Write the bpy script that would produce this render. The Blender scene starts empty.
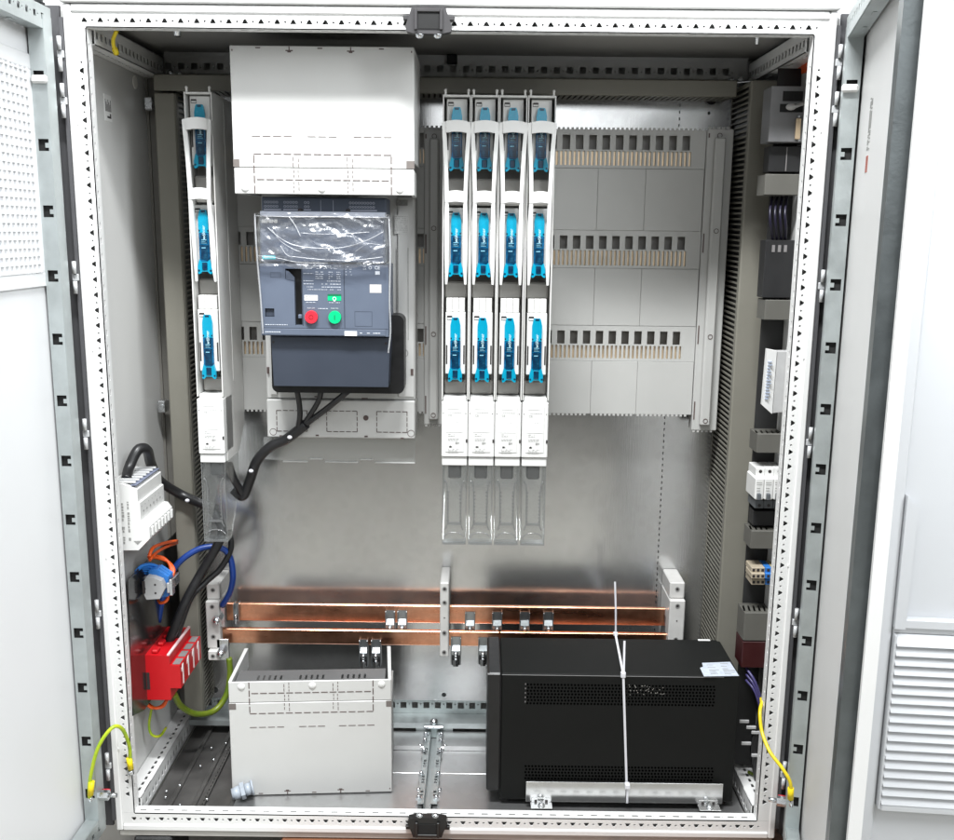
import bpy, bmesh, math, random
from mathutils import noise as mnoise
from mathutils import Vector, Matrix
from mathutils.geometry import tessellate_polygon
random.seed(7)
S = bpy.context.scene
COL = S.collection
PI = math.pi

# ------------------------------------------------------------------ camera
CP = Vector((0.0534257, -1.5894428, 1.0791744))
CR = Vector((0.99992753, 0.00471862, 0.01107568))
CU = Vector((-0.01177104, 0.19019332, 0.98167609))
CF = Vector((-0.00252563, 0.98173532, -0.19023508))
FPX = 968.61
def ray(u, v): return CF + CR * ((u - 477) / FPX) - CU * ((v - 420) / FPX)
def at(u, v, y):
    d = ray(u, v); return CP + d * ((y - CP.y) / d.y)
def atx(u, v, x):
    d = ray(u, v); return CP + d * ((x - CP.x) / d.x)
def atz(u, v, z):
    d = ray(u, v); return CP + d * ((z - CP.z) / d.z)
def X(u, v, y): return at(u, v, y).x
def Z(u, v, y): return at(u, v, y).z
cam_d = bpy.data.cameras.new('camera'); cam = bpy.data.objects.new('camera', cam_d); COL.objects.link(cam)
cam_d.sensor_fit = 'HORIZONTAL'; cam_d.sensor_width = 36; cam_d.lens = 36 * FPX / 954
cam_d.clip_start = 0.02; cam_d.clip_end = 100
M = Matrix.Identity(4)
for i in range(3):
    M[i][0] = CR[i]; M[i][1] = CU[i]; M[i][2] = -CF[i]; M[i][3] = CP[i]
cam.matrix_world = M
S.camera = cam

# ------------------------------------------------------------------ materials
def nodes(name):
    m = bpy.data.materials.new(name); m.use_nodes = True
    return m, m.node_tree, m.node_tree.nodes['Principled BSDF']
def mat(name, col, rough=0.5, metal=0.0, var=0.06, scale=40, bump=0.0, bscale=300, rvar=0.1, coat=0.0, spec=0.5, stretch=(1, 1, 1), col2=None):
    m, t, p = nodes(name); N = t.nodes; L = t.links
    tc = N.new('ShaderNodeTexCoord'); mp = N.new('ShaderNodeMapping'); mp.inputs['Scale'].default_value = stretch
    L.new(tc.outputs['Object'], mp.inputs['Vector'])
    n = N.new('ShaderNodeTexNoise'); n.inputs['Scale'].default_value = scale; n.inputs['Detail'].default_value = 5
    L.new(mp.outputs['Vector'], n.inputs['Vector'])
    r = N.new('ShaderNodeValToRGB')
    c2 = col2 if col2 else [min(1, c * (1 + var)) for c in col]
    r.color_ramp.elements[0].color = [c * (1 - var) for c in col] + [1]; r.color_ramp.elements[0].position = 0.3
    r.color_ramp.elements[1].color = list(c2) + [1]; r.color_ramp.elements[1].position = 0.7
    L.new(n.outputs['Fac'], r.inputs['Fac']); L.new(r.outputs['Color'], p.inputs['Base Color'])
    mr = N.new('ShaderNodeMapRange'); mr.inputs['To Min'].default_value = max(0.02, rough - rvar); mr.inputs['To Max'].default_value = min(1, rough + rvar)
    L.new(n.outputs['Fac'], mr.inputs['Value']); L.new(mr.outputs['Result'], p.inputs['Roughness'])
    p.inputs['Metallic'].default_value = metal; p.inputs['Coat Weight'].default_value = coat
    p.inputs['Specular IOR Level'].default_value = spec
    if bump > 0:
        b = N.new('ShaderNodeTexNoise'); b.inputs['Scale'].default_value = bscale; b.inputs['Detail'].default_value = 3
        L.new(mp.outputs['Vector'], b.inputs['Vector'])
        bp = N.new('ShaderNodeBump'); bp.inputs['Strength'].default_value = bump; bp.inputs['Distance'].default_value = 0.002
        L.new(b.outputs['Fac'], bp.inputs['Height']); L.new(bp.outputs['Normal'], p.inputs['Normal'])
    return m
def zinc(name, col, rough, sp=0.05):
    m, t, p = nodes(name); N = t.nodes; L = t.links
    tc = N.new('ShaderNodeTexCoord')
    v = N.new('ShaderNodeTexVoronoi'); v.inputs['Scale'].default_value = 70
    n = N.new('ShaderNodeTexNoise'); n.inputs['Scale'].default_value = 5; n.inputs['Detail'].default_value = 6
    n2 = N.new('ShaderNodeTexNoise'); n2.inputs['Scale'].default_value = 400
    mp = N.new('ShaderNodeMapping'); mp.inputs['Scale'].default_value = (1, 1, 0.04)
    L.new(tc.outputs['Object'], mp.inputs['Vector']); L.new(mp.outputs['Vector'], n2.inputs['Vector'])
    L.new(tc.outputs['Object'], v.inputs['Vector']); L.new(tc.outputs['Object'], n.inputs['Vector'])
    mx = N.new('ShaderNodeMix'); mx.data_type = 'RGBA'; mx.inputs[0].default_value = sp
    mx.inputs[6].default_value = (*col, 1); L.new(v.outputs['Color'], mx.inputs[7])
    hs = N.new('ShaderNodeHueSaturation'); hs.inputs['Saturation'].default_value = 0.12
    L.new(mx.outputs[2], hs.inputs['Color']); L.new(hs.outputs['Color'], p.inputs['Base Color'])
    a = N.new('ShaderNodeMath'); a.operation = 'MULTIPLY_ADD'; a.inputs[1].default_value = 0.25; a.inputs[2].default_value = rough - 0.12
    L.new(n.outputs['Fac'], a.inputs[0]); L.new(a.outputs[0], p.inputs['Roughness'])
    p.inputs['Metallic'].default_value = 0.92
    bp = N.new('ShaderNodeBump'); bp.inputs['Strength'].default_value = 0.06; bp.inputs['Distance'].default_value = 0.001
    L.new(n2.outputs['Fac'], bp.inputs['Height'])
    b2 = N.new('ShaderNodeBump'); b2.inputs['Strength'].default_value = 0.03; b2.inputs['Distance'].default_value = 0.01
    L.new(n.outputs['Fac'], b2.inputs['Height']); L.new(bp.outputs['Normal'], b2.inputs['Normal']); L.new(b2.outputs['Normal'], p.inputs['Normal'])
    return m
def clear(name, tint=(0.9, 0.92, 0.92), alpha_face=0.06, alpha_edge=0.5, rough=0.08, white=0.05, bump=0.0, bscale=30):
    m = bpy.data.materials.new(name); m.use_nodes = True; t = m.node_tree; N = t.nodes; L = t.links
    for n in list(N): N.remove(n)
    out = N.new('ShaderNodeOutputMaterial'); tr = N.new('ShaderNodeBsdfTransparent'); tr.inputs['Color'].default_value = (*tint, 1)
    gl = N.new('ShaderNodeBsdfGlossy'); gl.inputs['Roughness'].default_value = rough
    df = N.new('ShaderNodeBsdfDiffuse'); df.inputs['Color'].default_value = (0.8, 0.82, 0.83, 1)
    lw = N.new('ShaderNodeLayerWeight'); lw.inputs['Blend'].default_value = 0.35
    mr = N.new('ShaderNodeMapRange'); mr.inputs['To Min'].default_value = alpha_face; mr.inputs['To Max'].default_value = alpha_edge
    L.new(lw.outputs['Facing'], mr.inputs['Value'])
    m1 = N.new('ShaderNodeMixShader'); m1.inputs[0].default_value = white; L.new(tr.outputs[0], m1.inputs[1]); L.new(df.outputs[0], m1.inputs[2])
    m2 = N.new('ShaderNodeMixShader'); L.new(mr.outputs[0], m2.inputs[0]); L.new(m1.outputs[0], m2.inputs[1]); L.new(gl.outputs[0], m2.inputs[2])
    if bump > 0:
        b = N.new('ShaderNodeTexNoise'); b.inputs['Scale'].default_value = bscale; b.inputs['Detail'].default_value = 2
        bp = N.new('ShaderNodeBump'); bp.inputs['Strength'].default_value = bump; bp.inputs['Distance'].default_value = 0.01
        tc = N.new('ShaderNodeTexCoord'); L.new(tc.outputs['Object'], b.inputs['Vector'])
        L.new(b.outputs['Fac'], bp.inputs['Height']); L.new(bp.outputs['Normal'], gl.inputs['Normal'])
    L.new(m2.outputs[0], out.inputs['Surface'])
    return m
def copper(name):
    m = mat(name, (0.86, 0.38, 0.22), 0.30, 1.0, var=0.0, scale=9, rvar=0.12, bump=0.05, bscale=60, stretch=(1, 1, 6), col2=(0.96, 0.53, 0.35))
    t = m.node_tree; N = t.nodes; L = t.links; p = N['Principled BSDF']
    n = N.new('ShaderNodeTexNoise'); n.inputs['Scale'].default_value = 14; n.inputs['Detail'].default_value = 8; n.inputs['Roughness'].default_value = 0.7
    tc = N.new('ShaderNodeTexCoord'); L.new(tc.outputs['Object'], n.inputs['Vector'])
    r = N.new('ShaderNodeValToRGB'); r.color_ramp.elements[0].position = 0.42; r.color_ramp.elements[1].position = 0.62
    r.color_ramp.elements[0].color = (0.45, 0.4, 0.4, 1); r.color_ramp.elements[1].color = (1, 1, 1, 1)
    L.new(n.outputs['Fac'], r.inputs['Fac'])
    mx = N.new('ShaderNodeMix'); mx.data_type = 'RGBA'; mx.blend_type = 'MULTIPLY'; mx.inputs[0].default_value = 0.5
    src = p.inputs['Base Color'].links[0].from_socket
    L.new(src, mx.inputs[6]); L.new(r.outputs['Color'], mx.inputs[7]); L.new(mx.outputs[2], p.inputs['Base Color'])
    return m
def stripes(name, c1, c2, scale):
    m, t, p = nodes(name); N = t.nodes; L = t.links
    tc = N.new('ShaderNodeTexCoord'); w = N.new('ShaderNodeTexWave'); w.inputs['Scale'].default_value = scale; w.inputs['Distortion'].default_value = 0.6
    w.bands_direction = 'DIAGONAL'
    L.new(tc.outputs['Object'], w.inputs['Vector'])
    r = N.new('ShaderNodeValToRGB'); r.color_ramp.elements[0].color = (*c1, 1); r.color_ramp.elements[1].color = (*c2, 1)
    r.color_ramp.elements[0].position = 0.45; r.color_ramp.elements[1].position = 0.6
    L.new(w.outputs['Fac'], r.inputs['Fac']); L.new(r.outputs['Color'], p.inputs['Base Color']); p.inputs['Roughness'].default_value = 0.35
    return m
PAINT = mat('light_grey_powder_coat', (0.80, 0.80, 0.79), 0.42, var=0.02, scale=6, bump=0.12, bscale=900, rvar=0.05)
PAINT_LIT = mat('lit_powder_coat', (0.87, 0.88, 0.89), 0.4, var=0.015, scale=3, bump=0.1, bscale=900, rvar=0.05)  # cabinet coat again, lightened to carry the stronger light on the left door
SIDE = mat('side_panel_coat', (0.68, 0.68, 0.665), 0.4, var=0.03, scale=3, bump=0.1, bscale=900)
ZINC = zinc('galvanised_plate', (0.61, 0.645, 0.64), 0.20, 0.05)
ZINCF = zinc('galvanised_floor', (0.60, 0.62, 0.63), 0.33)
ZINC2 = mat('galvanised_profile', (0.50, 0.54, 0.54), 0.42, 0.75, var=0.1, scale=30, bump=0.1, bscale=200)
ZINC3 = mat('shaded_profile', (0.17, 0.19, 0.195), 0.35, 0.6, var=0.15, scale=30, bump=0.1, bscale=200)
STEEL = mat('bright_steel', (0.72, 0.74, 0.76), 0.25, 1.0, var=0.08, scale=60)
DUCT = mat('grey_trunking_plastic', (0.20, 0.192, 0.162), 0.5, var=0.03, scale=20, bump=0.05)
BEIGE = mat('warm_grey_plastic', (0.45, 0.45, 0.435), 0.45, var=0.025, scale=15, bump=0.05, bscale=600)
COVER = mat('pale_grey_moulding', (0.585, 0.585, 0.57), 0.42, var=0.02, scale=10, bump=0.06, bscale=700)
BODY = mat('strip_housing_grey', (0.64, 0.635, 0.615), 0.4, var=0.02, scale=20)
INNER = mat('strip_recess_grey', (0.36, 0.35, 0.33), 0.5, var=0.04)
WHITE = mat('white_plastic', (0.71, 0.71, 0.695), 0.35, var=0.015, scale=12)
LABEL = mat('label_paper', (0.84, 0.84, 0.83), 0.5, var=0.02, scale=30)
PRINT = mat('grey_print', (0.30, 0.30, 0.29), 0.6, var=0.2, scale=200)
PRINTL = mat('faint_grey_print', (0.37, 0.37, 0.36), 0.6, var=0.15, scale=200)
INK = mat('black_print', (0.03, 0.025, 0.025), 0.5)
DASH = mat('knockout_groove', (0.10, 0.07, 0.065), 0.7)
BLACKP = mat('black_plastic', (0.008, 0.008, 0.0085), 0.4, var=0.2, scale=60)
BLACKM = mat('black_steel_case', (0.0085, 0.009, 0.0085), 0.6, spec=0.16, var=0.1, scale=4, bump=0.15, bscale=1200)
DARK = mat('dark_void', (0.01, 0.01, 0.01), 0.8)
RUBBER = mat('black_seal', (0.02, 0.02, 0.022), 0.6)
ACB = mat('slate_blue_plastic', (0.108, 0.131, 0.178), 0.42, var=0.03, scale=20, bump=0.05, bscale=800)
ACBD = mat('dark_slate_plastic', (0.040, 0.049, 0.069), 0.42, var=0.03, scale=20)
ACBL = mat('pale_slate_ledge', (0.56, 0.60, 0.70), 0.4, var=0.03)
CYAN = mat('cyan_plastic', (0.0, 0.27, 0.42), 0.25, var=0.06, scale=40, coat=0.3)
BLUEW = mat('deep_blue_window', (0.001, 0.05, 0.14), 0.2, var=0.5, scale=110, coat=0.15, col2=(0.002, 0.13, 0.29))
NAVY = mat('navy_shadow_plastic', (0.001, 0.018, 0.065), 0.25, var=0.4, scale=120, coat=0.1, col2=(0.001, 0.05, 0.10))
TEAL = mat('teal_print', (0.10, 0.62, 0.68), 0.4)
REDB = mat('red_button', (0.75, 0.03, 0.05), 0.35)
GREENB = mat('green_button', (0.0, 0.52, 0.20), 0.35)
REDP = mat('red_module_plastic', (0.50, 0.006, 0.011), 0.4, var=0.04, scale=25)
GREYL = mat('grey_insert', (0.20, 0.19, 0.19), 0.5)
COPPER = copper('copper_bar')
BRASS = mat('tinned_brass', (0.85, 0.66, 0.45), 0.35, 0.7, var=0.12, scale=50)
CABLE = mat('black_cable', (0.012, 0.012, 0.013), 0.38, var=0.2, scale=50)
CBLUE = mat('blue_cable', (0.006, 0.04, 0.22), 0.35, var=0.1)
CLBLUE = mat('light_blue_wire', (0.03, 0.18, 0.55), 0.35, var=0.1)
CORANGE = mat('orange_wire', (0.75, 0.10, 0.012), 0.35, var=0.1)
CYG = mat('green_yellow_wire', (0.24, 0.44, 0.015), 0.35, var=0.0, scale=45, col2=(0.58, 0.62, 0.02))
CYG2 = mat('dark_green_yellow_wire', (0.10, 0.17, 0.012), 0.4, var=0.0, scale=40, col2=(0.20, 0.24, 0.015))
YEL = mat('yellow_sleeve', (0.85, 0.66, 0.01), 0.4)
CYEL = mat('yellow_wire', (0.80, 0.62, 0.02), 0.35)
NYLON = mat('natural_nylon', (0.72, 0.72, 0.76), 0.35, var=0.03)
SHROUD = clear('clear_polycarbonate', (0.92, 0.93, 0.93), 0.04, 0.35, 0.08, 0.035)
RIBC = clear('clear_rib', (0.50, 0.51, 0.51), 0.15, 0.6, 0.1, 0.14)
FILM = clear('clinging_film', (0.93, 0.93, 0.95), 0.06, 0.6, 0.22, 0.07, bump=0.2, bscale=14)
FOLD = clear('film_fold', (0.9, 0.9, 0.93), 0.12, 0.45, 0.28, 0.34)
SMOKE = mat('smoky_grey_cover', (0.15, 0.15, 0.15), 0.32, 0.2, var=0.12, scale=8)
ORANGE = mat('orange_duct', (0.80, 0.10, 0.02), 0.4)
WOOD = mat('brown_wood', (0.22, 0.09, 0.045), 0.6, var=0.3, scale=18, stretch=(0.3, 4, 4))
FLOORM = mat('beige_floor', (0.33, 0.315, 0.28), 0.5, var=0.08, scale=8, bump=0.05, bscale=60)
WALLM = mat('white_wall', (0.86, 0.86, 0.86), 0.7, var=0.02, scale=4, bump=0.05, bscale=150)
GLANDM = mat('grey_nylon_gland', (0.36, 0.40, 0.45), 0.4)

# ------------------------------------------------------------------ mesh builder
ORI = {}
EACH = set('door_frame edge_slot block_rib carrier_slot terminal_print knockout_hole floor_screw floor_rail_screw keeper_screw levelling_foot plate_clip roof_bolt corner_bracket plug screw_bush screw_hole tie_knot tie_head foot slot screw sleeve ring_lug ledge_screw cover_screw side_notch rear_post tail skirt_rim bolt_head screw_ring tab_notch window_clip terminal_mouth ribbed_block name_plate'.split())
class B:
    def __init__(s): s.bm = bmesh.new()
    def _faces(s, vs, fs, smooth=False):
        bv = [s.bm.verts.new(v) for v in vs]
        out = []
        for f in fs:
            try:
                fc = s.bm.faces.new([bv[i] for i in f]); fc.smooth = smooth; out.append(fc)
            except ValueError: pass
        return bv, out
    def box(s, x0, x1, y0, y1, z0, z1, c=0.0, M=None, seg=1):
        if x0 > x1: x0, x1 = x1, x0
        if y0 > y1: y0, y1 = y1, y0
        if z0 > z1: z0, z1 = z1, z0
        vs = [Vector((x, y, z)) for z in (z0, z1) for y in (y0, y1) for x in (x0, x1)]
        if M is not None: vs = [M @ v for v in vs]
        bv, fs = s._faces(vs, [(0, 2, 3, 1), (4, 5, 7, 6), (0, 1, 5, 4), (2, 6, 7, 3), (0, 4, 6, 2), (1, 3, 7, 5)])
        c = min(c, 0.45 * min(x1 - x0, y1 - y0, z1 - z0))
        if c > 0.0002:
            ed = list({e for f in fs for e in f.edges})
            bmesh.ops.bevel(s.bm, geom=ed, offset=c, segments=seg, affect='EDGES', profile=0.5)
        return s
    def prism(s, pts, vec, smooth=False):
        pts = [Vector(p) for p in pts]; vec = Vector(vec); n = len(pts)
        vs = pts + [p + vec for p in pts]
        bv = [s.bm.verts.new(v) for v in vs]
        fl = []
        try: fl.append(s.bm.faces.new(bv[:n][::-1])); fl.append(s.bm.faces.new(bv[n:]))
        except ValueError: pass
        for i in range(n):
            j = (i + 1) % n
            f = s.bm.faces.new((bv[i], bv[j], bv[n + j], bv[n + i])); f.smooth = smooth; fl.append(f)
        bmesh.ops.recalc_face_normals(s.bm, faces=fl)
        return s
    def quad(s, a, b, c, d):
        s._faces([Vector(a), Vector(b), Vector(c), Vector(d)], [(0, 1, 2, 3)]); return s
    def plate(s, O, U, V, outline, holes, t):
        """flat plate in the U,V plane at O, with through holes; thickness t along U x V pointing away from the front"""
        O = Vector(O); U = Vector(U); V = Vector(V); N = U.cross(V).normalized()
        loops = [outline] + holes
        allp = [p for l in loops for p in l]
        tris = tessellate_polygon([[Vector((p[0], p[1], 0)) for p in l] for l in loops])
        n = len(allp)
        P3 = [O + U * p[0] + V * p[1] for p in allp]
        bv = [s.bm.verts.new(p) for p in P3] + [s.bm.verts.new(p - N * t) for p in P3]
        fl = []
        for tr in tris:
            try:
                fl.append(s.bm.faces.new([bv[i] for i in tr])); fl.append(s.bm.faces.new([bv[n + i] for i in tr[::-1]]))
            except ValueError: pass
        k = 0
        for l in loops:
            m = len(l)
            for i in range(m):
                a, b = k + i, k + (i + 1) % m
                try: fl.append(s.bm.faces.new((bv[a], bv[b], bv[n + b], bv[n + a])))
                except ValueError: pass
            k += m
        bmesh.ops.recalc_face_normals(s.bm, faces=fl)
        return s
    def strip(s, O, U, V, length, width, pitch, holes, t, start=0.0, stop=None, off=0.0):
        """perforated strip made of cells along U; holes are lists of (u,v) inside one cell (u centred)"""
        if stop is None: stop = length
        n = max(1, int((stop - start) / pitch)); u0 = start + off
        for i in range(n):
            a = 0.0 if i == 0 else u0 + i * pitch
            b = length if i == n - 1 else u0 + (i + 1) * pitch
            c = u0 + (i + 0.5) * pitch
            s.plate(O, U, V, [(a, 0), (b, 0), (b, width), (a, width)], [[(c + p[0], p[1]) for p in h] for h in holes], t)
        return s
    def cyl(s, p0, p1, r0, r1=None, n=16, smooth=True):
        p0 = Vector(p0); p1 = Vector(p1); r1 = r0 if r1 is None else r1
        d = (p1 - p0).normalized(); a = Vector((0, 0, 1)) if abs(d.z) < 0.9 else Vector((1, 0, 0))
        e1 = d.cross(a).normalized(); e2 = d.cross(e1)
        ra = [s.bm.verts.new(p0 + (e1 * math.cos(2 * PI * i / n) + e2 * math.sin(2 * PI * i / n)) * r0) for i in range(n)]
        rb = [s.bm.verts.new(p1 + (e1 * math.cos(2 * PI * i / n) + e2 * math.sin(2 * PI * i / n)) * r1) for i in range(n)]
        fl = [s.bm.faces.new(ra), s.bm.faces.new(rb[::-1])]
        for i in range(n):
            j = (i + 1) % n
            f = s.bm.faces.new((ra[i], rb[i], rb[j], ra[j])); f.smooth = smooth and n > 6; fl.append(f)
        bmesh.ops.recalc_face_normals(s.bm, faces=fl)
        return s
    def ball(s, c, r, sx=1, sy=1, sz=1, n=12):
        g = bmesh.ops.create_uvsphere(s.bm, u_segments=n, v_segments=max(6, n // 2), radius=r)
        for v in g['verts']: v.co = Vector((v.co.x * sx, v.co.y * sy, v.co.z * sz)) + Vector(c)
        for v in g['verts']:
            for f in v.link_faces: f.smooth = True
        return s
    def tube(s, pts, r, n=10, sub=8, flat=None):
        P = spline([Vector(p) for p in pts], sub)
        prev = None; rings = []
        e1 = None
        for i, p in enumerate(P):
            d = (P[min(i + 1, len(P) - 1)] - P[max(i - 1, 0)]).normalized()
            if e1 is None:
                a = Vector((0, 0, 1)) if abs(d.z) < 0.9 else Vector((1, 0, 0)); e1 = d.cross(a).normalized()
            e1 = (e1 - d * e1.dot(d)).normalized(); e2 = d.cross(e1)
            rings.append([s.bm.verts.new(p + (e1 * math.cos(2 * PI * k / n) + e2 * math.sin(2 * PI * k / n) * (flat or 1)) * r) for k in range(n)])
        fl = [s.bm.faces.new(rings[0]), s.bm.faces.new(rings[-1][::-1])]
        for a, b in zip(rings, rings[1:]):
            for k in range(n):
                j = (k + 1) % n
                f = s.bm.faces.new((a[k], b[k], b[j], a[j])); f.smooth = True; fl.append(f)
        bmesh.ops.recalc_face_normals(s.bm, faces=fl)
        return s
    def add(s, mesh, M):
        n0 = len(s.bm.verts); s.bm.from_mesh(mesh); s.bm.verts.ensure_lookup_table()
        for v in s.bm.verts[n0:]: v.co = M @ v.co
        return s
    def done(s, name, material, parent=None, M=None):
        if name in EACH and parent is not None:
            parts = s.clusters()
            if len(parts) > 1:
                o = None
                for vs in parts:
                    b2 = B(); mp_ = {}
                    for v in vs: mp_[v] = b2.bm.verts.new(v.co)
                    fs = {f for v in vs for f in v.link_faces}
                    for f in fs:
                        try: b2.bm.faces.new([mp_[v] for v in f.verts]).smooth = f.smooth
                        except ValueError: pass
                    o = b2._done(name, material, parent, M)
                s.bm.free(); return o
        return s._done(name, material, parent, M)
    def clusters(s, gap=0.0012):
        isl = []; seen = set()
        for v in s.bm.verts:
            if v in seen: continue
            st = [v]; seen.add(v); cur = []
            while st:
                a = st.pop(); cur.append(a)
                for e in a.link_edges:
                    w = e.other_vert(a)
                    if w not in seen: seen.add(w); st.append(w)
            lo = Vector([min(q.co[i] for q in cur) - gap for i in range(3)]); hi = Vector([max(q.co[i] for q in cur) + gap for i in range(3)])
            isl.append([cur, lo, hi])
        ch = True
        while ch:
            ch = False
            for i in range(len(isl)):
                for j in range(i + 1, len(isl)):
                    A, C = isl[i], isl[j]
                    if all(A[1][k] <= C[2][k] and C[1][k] <= A[2][k] for k in range(3)):
                        A[0] += C[0]; A[1] = Vector([min(A[1][k], C[1][k]) for k in range(3)]); A[2] = Vector([max(A[2][k], C[2][k]) for k in range(3)])
                        isl.pop(j); ch = True; break
                if ch: break
        return [i[0] for i in isl]
    def _done(s, name, material, parent=None, M=None):
        me = bpy.data.meshes.new(name)
        if M is not None: s.bm.transform(M)
        if parent is not None:
            o = ORI[parent.name]; s.bm.transform(Matrix.Translation(-o))
        else:
            xs = [v.co for v in s.bm.verts]
            o = Vector(((min(v.x for v in xs) + max(v.x for v in xs)) / 2, (min(v.y for v in xs) + max(v.y for v in xs)) / 2, min(v.z for v in xs)))
            s.bm.transform(Matrix.Translation(-o))
        s.bm.to_mesh(me); s.bm.free()
        me.materials.append(material)
        ob = bpy.data.objects.new(name, me); COL.objects.link(ob)
        if parent is not None: ob.parent = parent
        else: ob.location = o
        ORI[ob.name] = o
        return ob
def spline(P, sub):
    if len(P) < 3: return P
    out = []
    Q = [P[0] * 2 - P[1]] + P + [P[-1] * 2 - P[-2]]
    for i in range(1, len(Q) - 2):
        a, b, c, d = Q[i - 1:i + 3]
        for k in range(sub):
            t = k / sub
            out.append(0.5 * ((2 * b) + (c - a) * t + (2 * a - 5 * b + 4 * c - d) * t * t + (3 * b - a - 3 * c + d) * t ** 3))
    out.append(P[-1]); return out
def tag(o, label=None, cat=None, group=None, kind=None):
    if label: o['label'] = label
    if cat: o['category'] = cat
    if group: o['group'] = group
    if kind: o['kind'] = kind
    return o
def thing(name, loc, label, cat, group=None):
    o = bpy.data.objects.new(name, None); COL.objects.link(o); o.empty_display_size = 0.02
    o.location = loc; ORI[o.name] = Vector(loc)
    return tag(o, label, cat, group)
def copy_tree(o, parent=None):
    c = o.copy(); COL.objects.link(c)
    if parent is not None: c.parent = parent
    for ch in list(o.children): copy_tree(ch, c)
    return c
def textmesh(txt, size, bold=0.0):
    cu = bpy.data.curves.new('lettering', 'FONT'); cu.body = txt; cu.size = size; cu.extrude = 0.00015; cu.offset = bold
    cu.align_x = 'CENTER'; cu.align_y = 'CENTER'
    ob = bpy.data.objects.new('lettering', cu); COL.objects.link(ob)
    dg = bpy.context.evaluated_depsgraph_get(); dg.update()
    me = bpy.data.meshes.new_from_object(ob.evaluated_get(dg))
    bpy.data.objects.remove(ob); return me
FACE = Matrix(((1, 0, 0, 0), (0, 0, -1, 0), (0, 1, 0, 0), (0, 0, 0, 1)))      # text lying in XZ, read from -Y
def rect(u0, u1, v0, v1): return [(u0, v0), (u1, v0), (u1, v1), (u0, v1)]
def circ(cu, cv, r, n=8): return [(cu + r * math.cos(2 * PI * i / n), cv + r * math.sin(2 * PI * i / n)) for i in range(n)]
def dashes(b, x0, z0, x1, z1, y, w=0.0016, dash=0.010, gap=0.003, t=0.0012):
    """a row of cut dashes standing 0.4 mm proud, in the XZ plane"""
    L = math.hypot(x1 - x0, z1 - z0)
    if L < 1e-5: return
    n = max(1, round((L + gap) / (dash + gap))); st = (L + gap) / n; ux, uz = (x1 - x0) / L, (z1 - z0) / L
    for i in range(n):
        a = i * st; c = a + st - gap
        p = [(x0 + ux * a - uz * w / 2, z0 + uz * a + ux * w / 2), (x0 + ux * c - uz * w / 2, z0 + uz * c + ux * w / 2),
             (x0 + ux * c + uz * w / 2, z0 + uz * c - ux * w / 2), (x0 + ux * a + uz * w / 2, z0 + uz * a - ux * w / 2)]
        b.prism([(q[0], y - 0.0004, q[1]) for q in p], (0, t, 0))
def scribble(b, x0, x1, z, y, h=0.0012, wmin=0.0012, wmax=0.005, gap=0.0012, fill=0.85):
    """an illegible line of print: short bars"""
    x = x0
    while x < x1:
        w = random.uniform(wmin, wmax)
        if random.random() < fill: b.box(x, min(x + w, x1), y - 0.0003, y + 0.0006, z - h / 2, z + h / 2)
        x += w + gap
H = 1.42
exec_parts = []

# ------------------------------------------------------------------ the setting
b = B(); b.box(-6, 6, -5, 3, -0.14, -0.10); fl = b.done('floor', FLOORM); tag(fl, kind='structure')
b = B(); b.box(-6, 6, 1.6, 1.7, -0.10, 3.0); wl = b.done('wall', WALLM); tag(wl, 'plain white wall behind the open cabinet', kind='structure')

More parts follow.
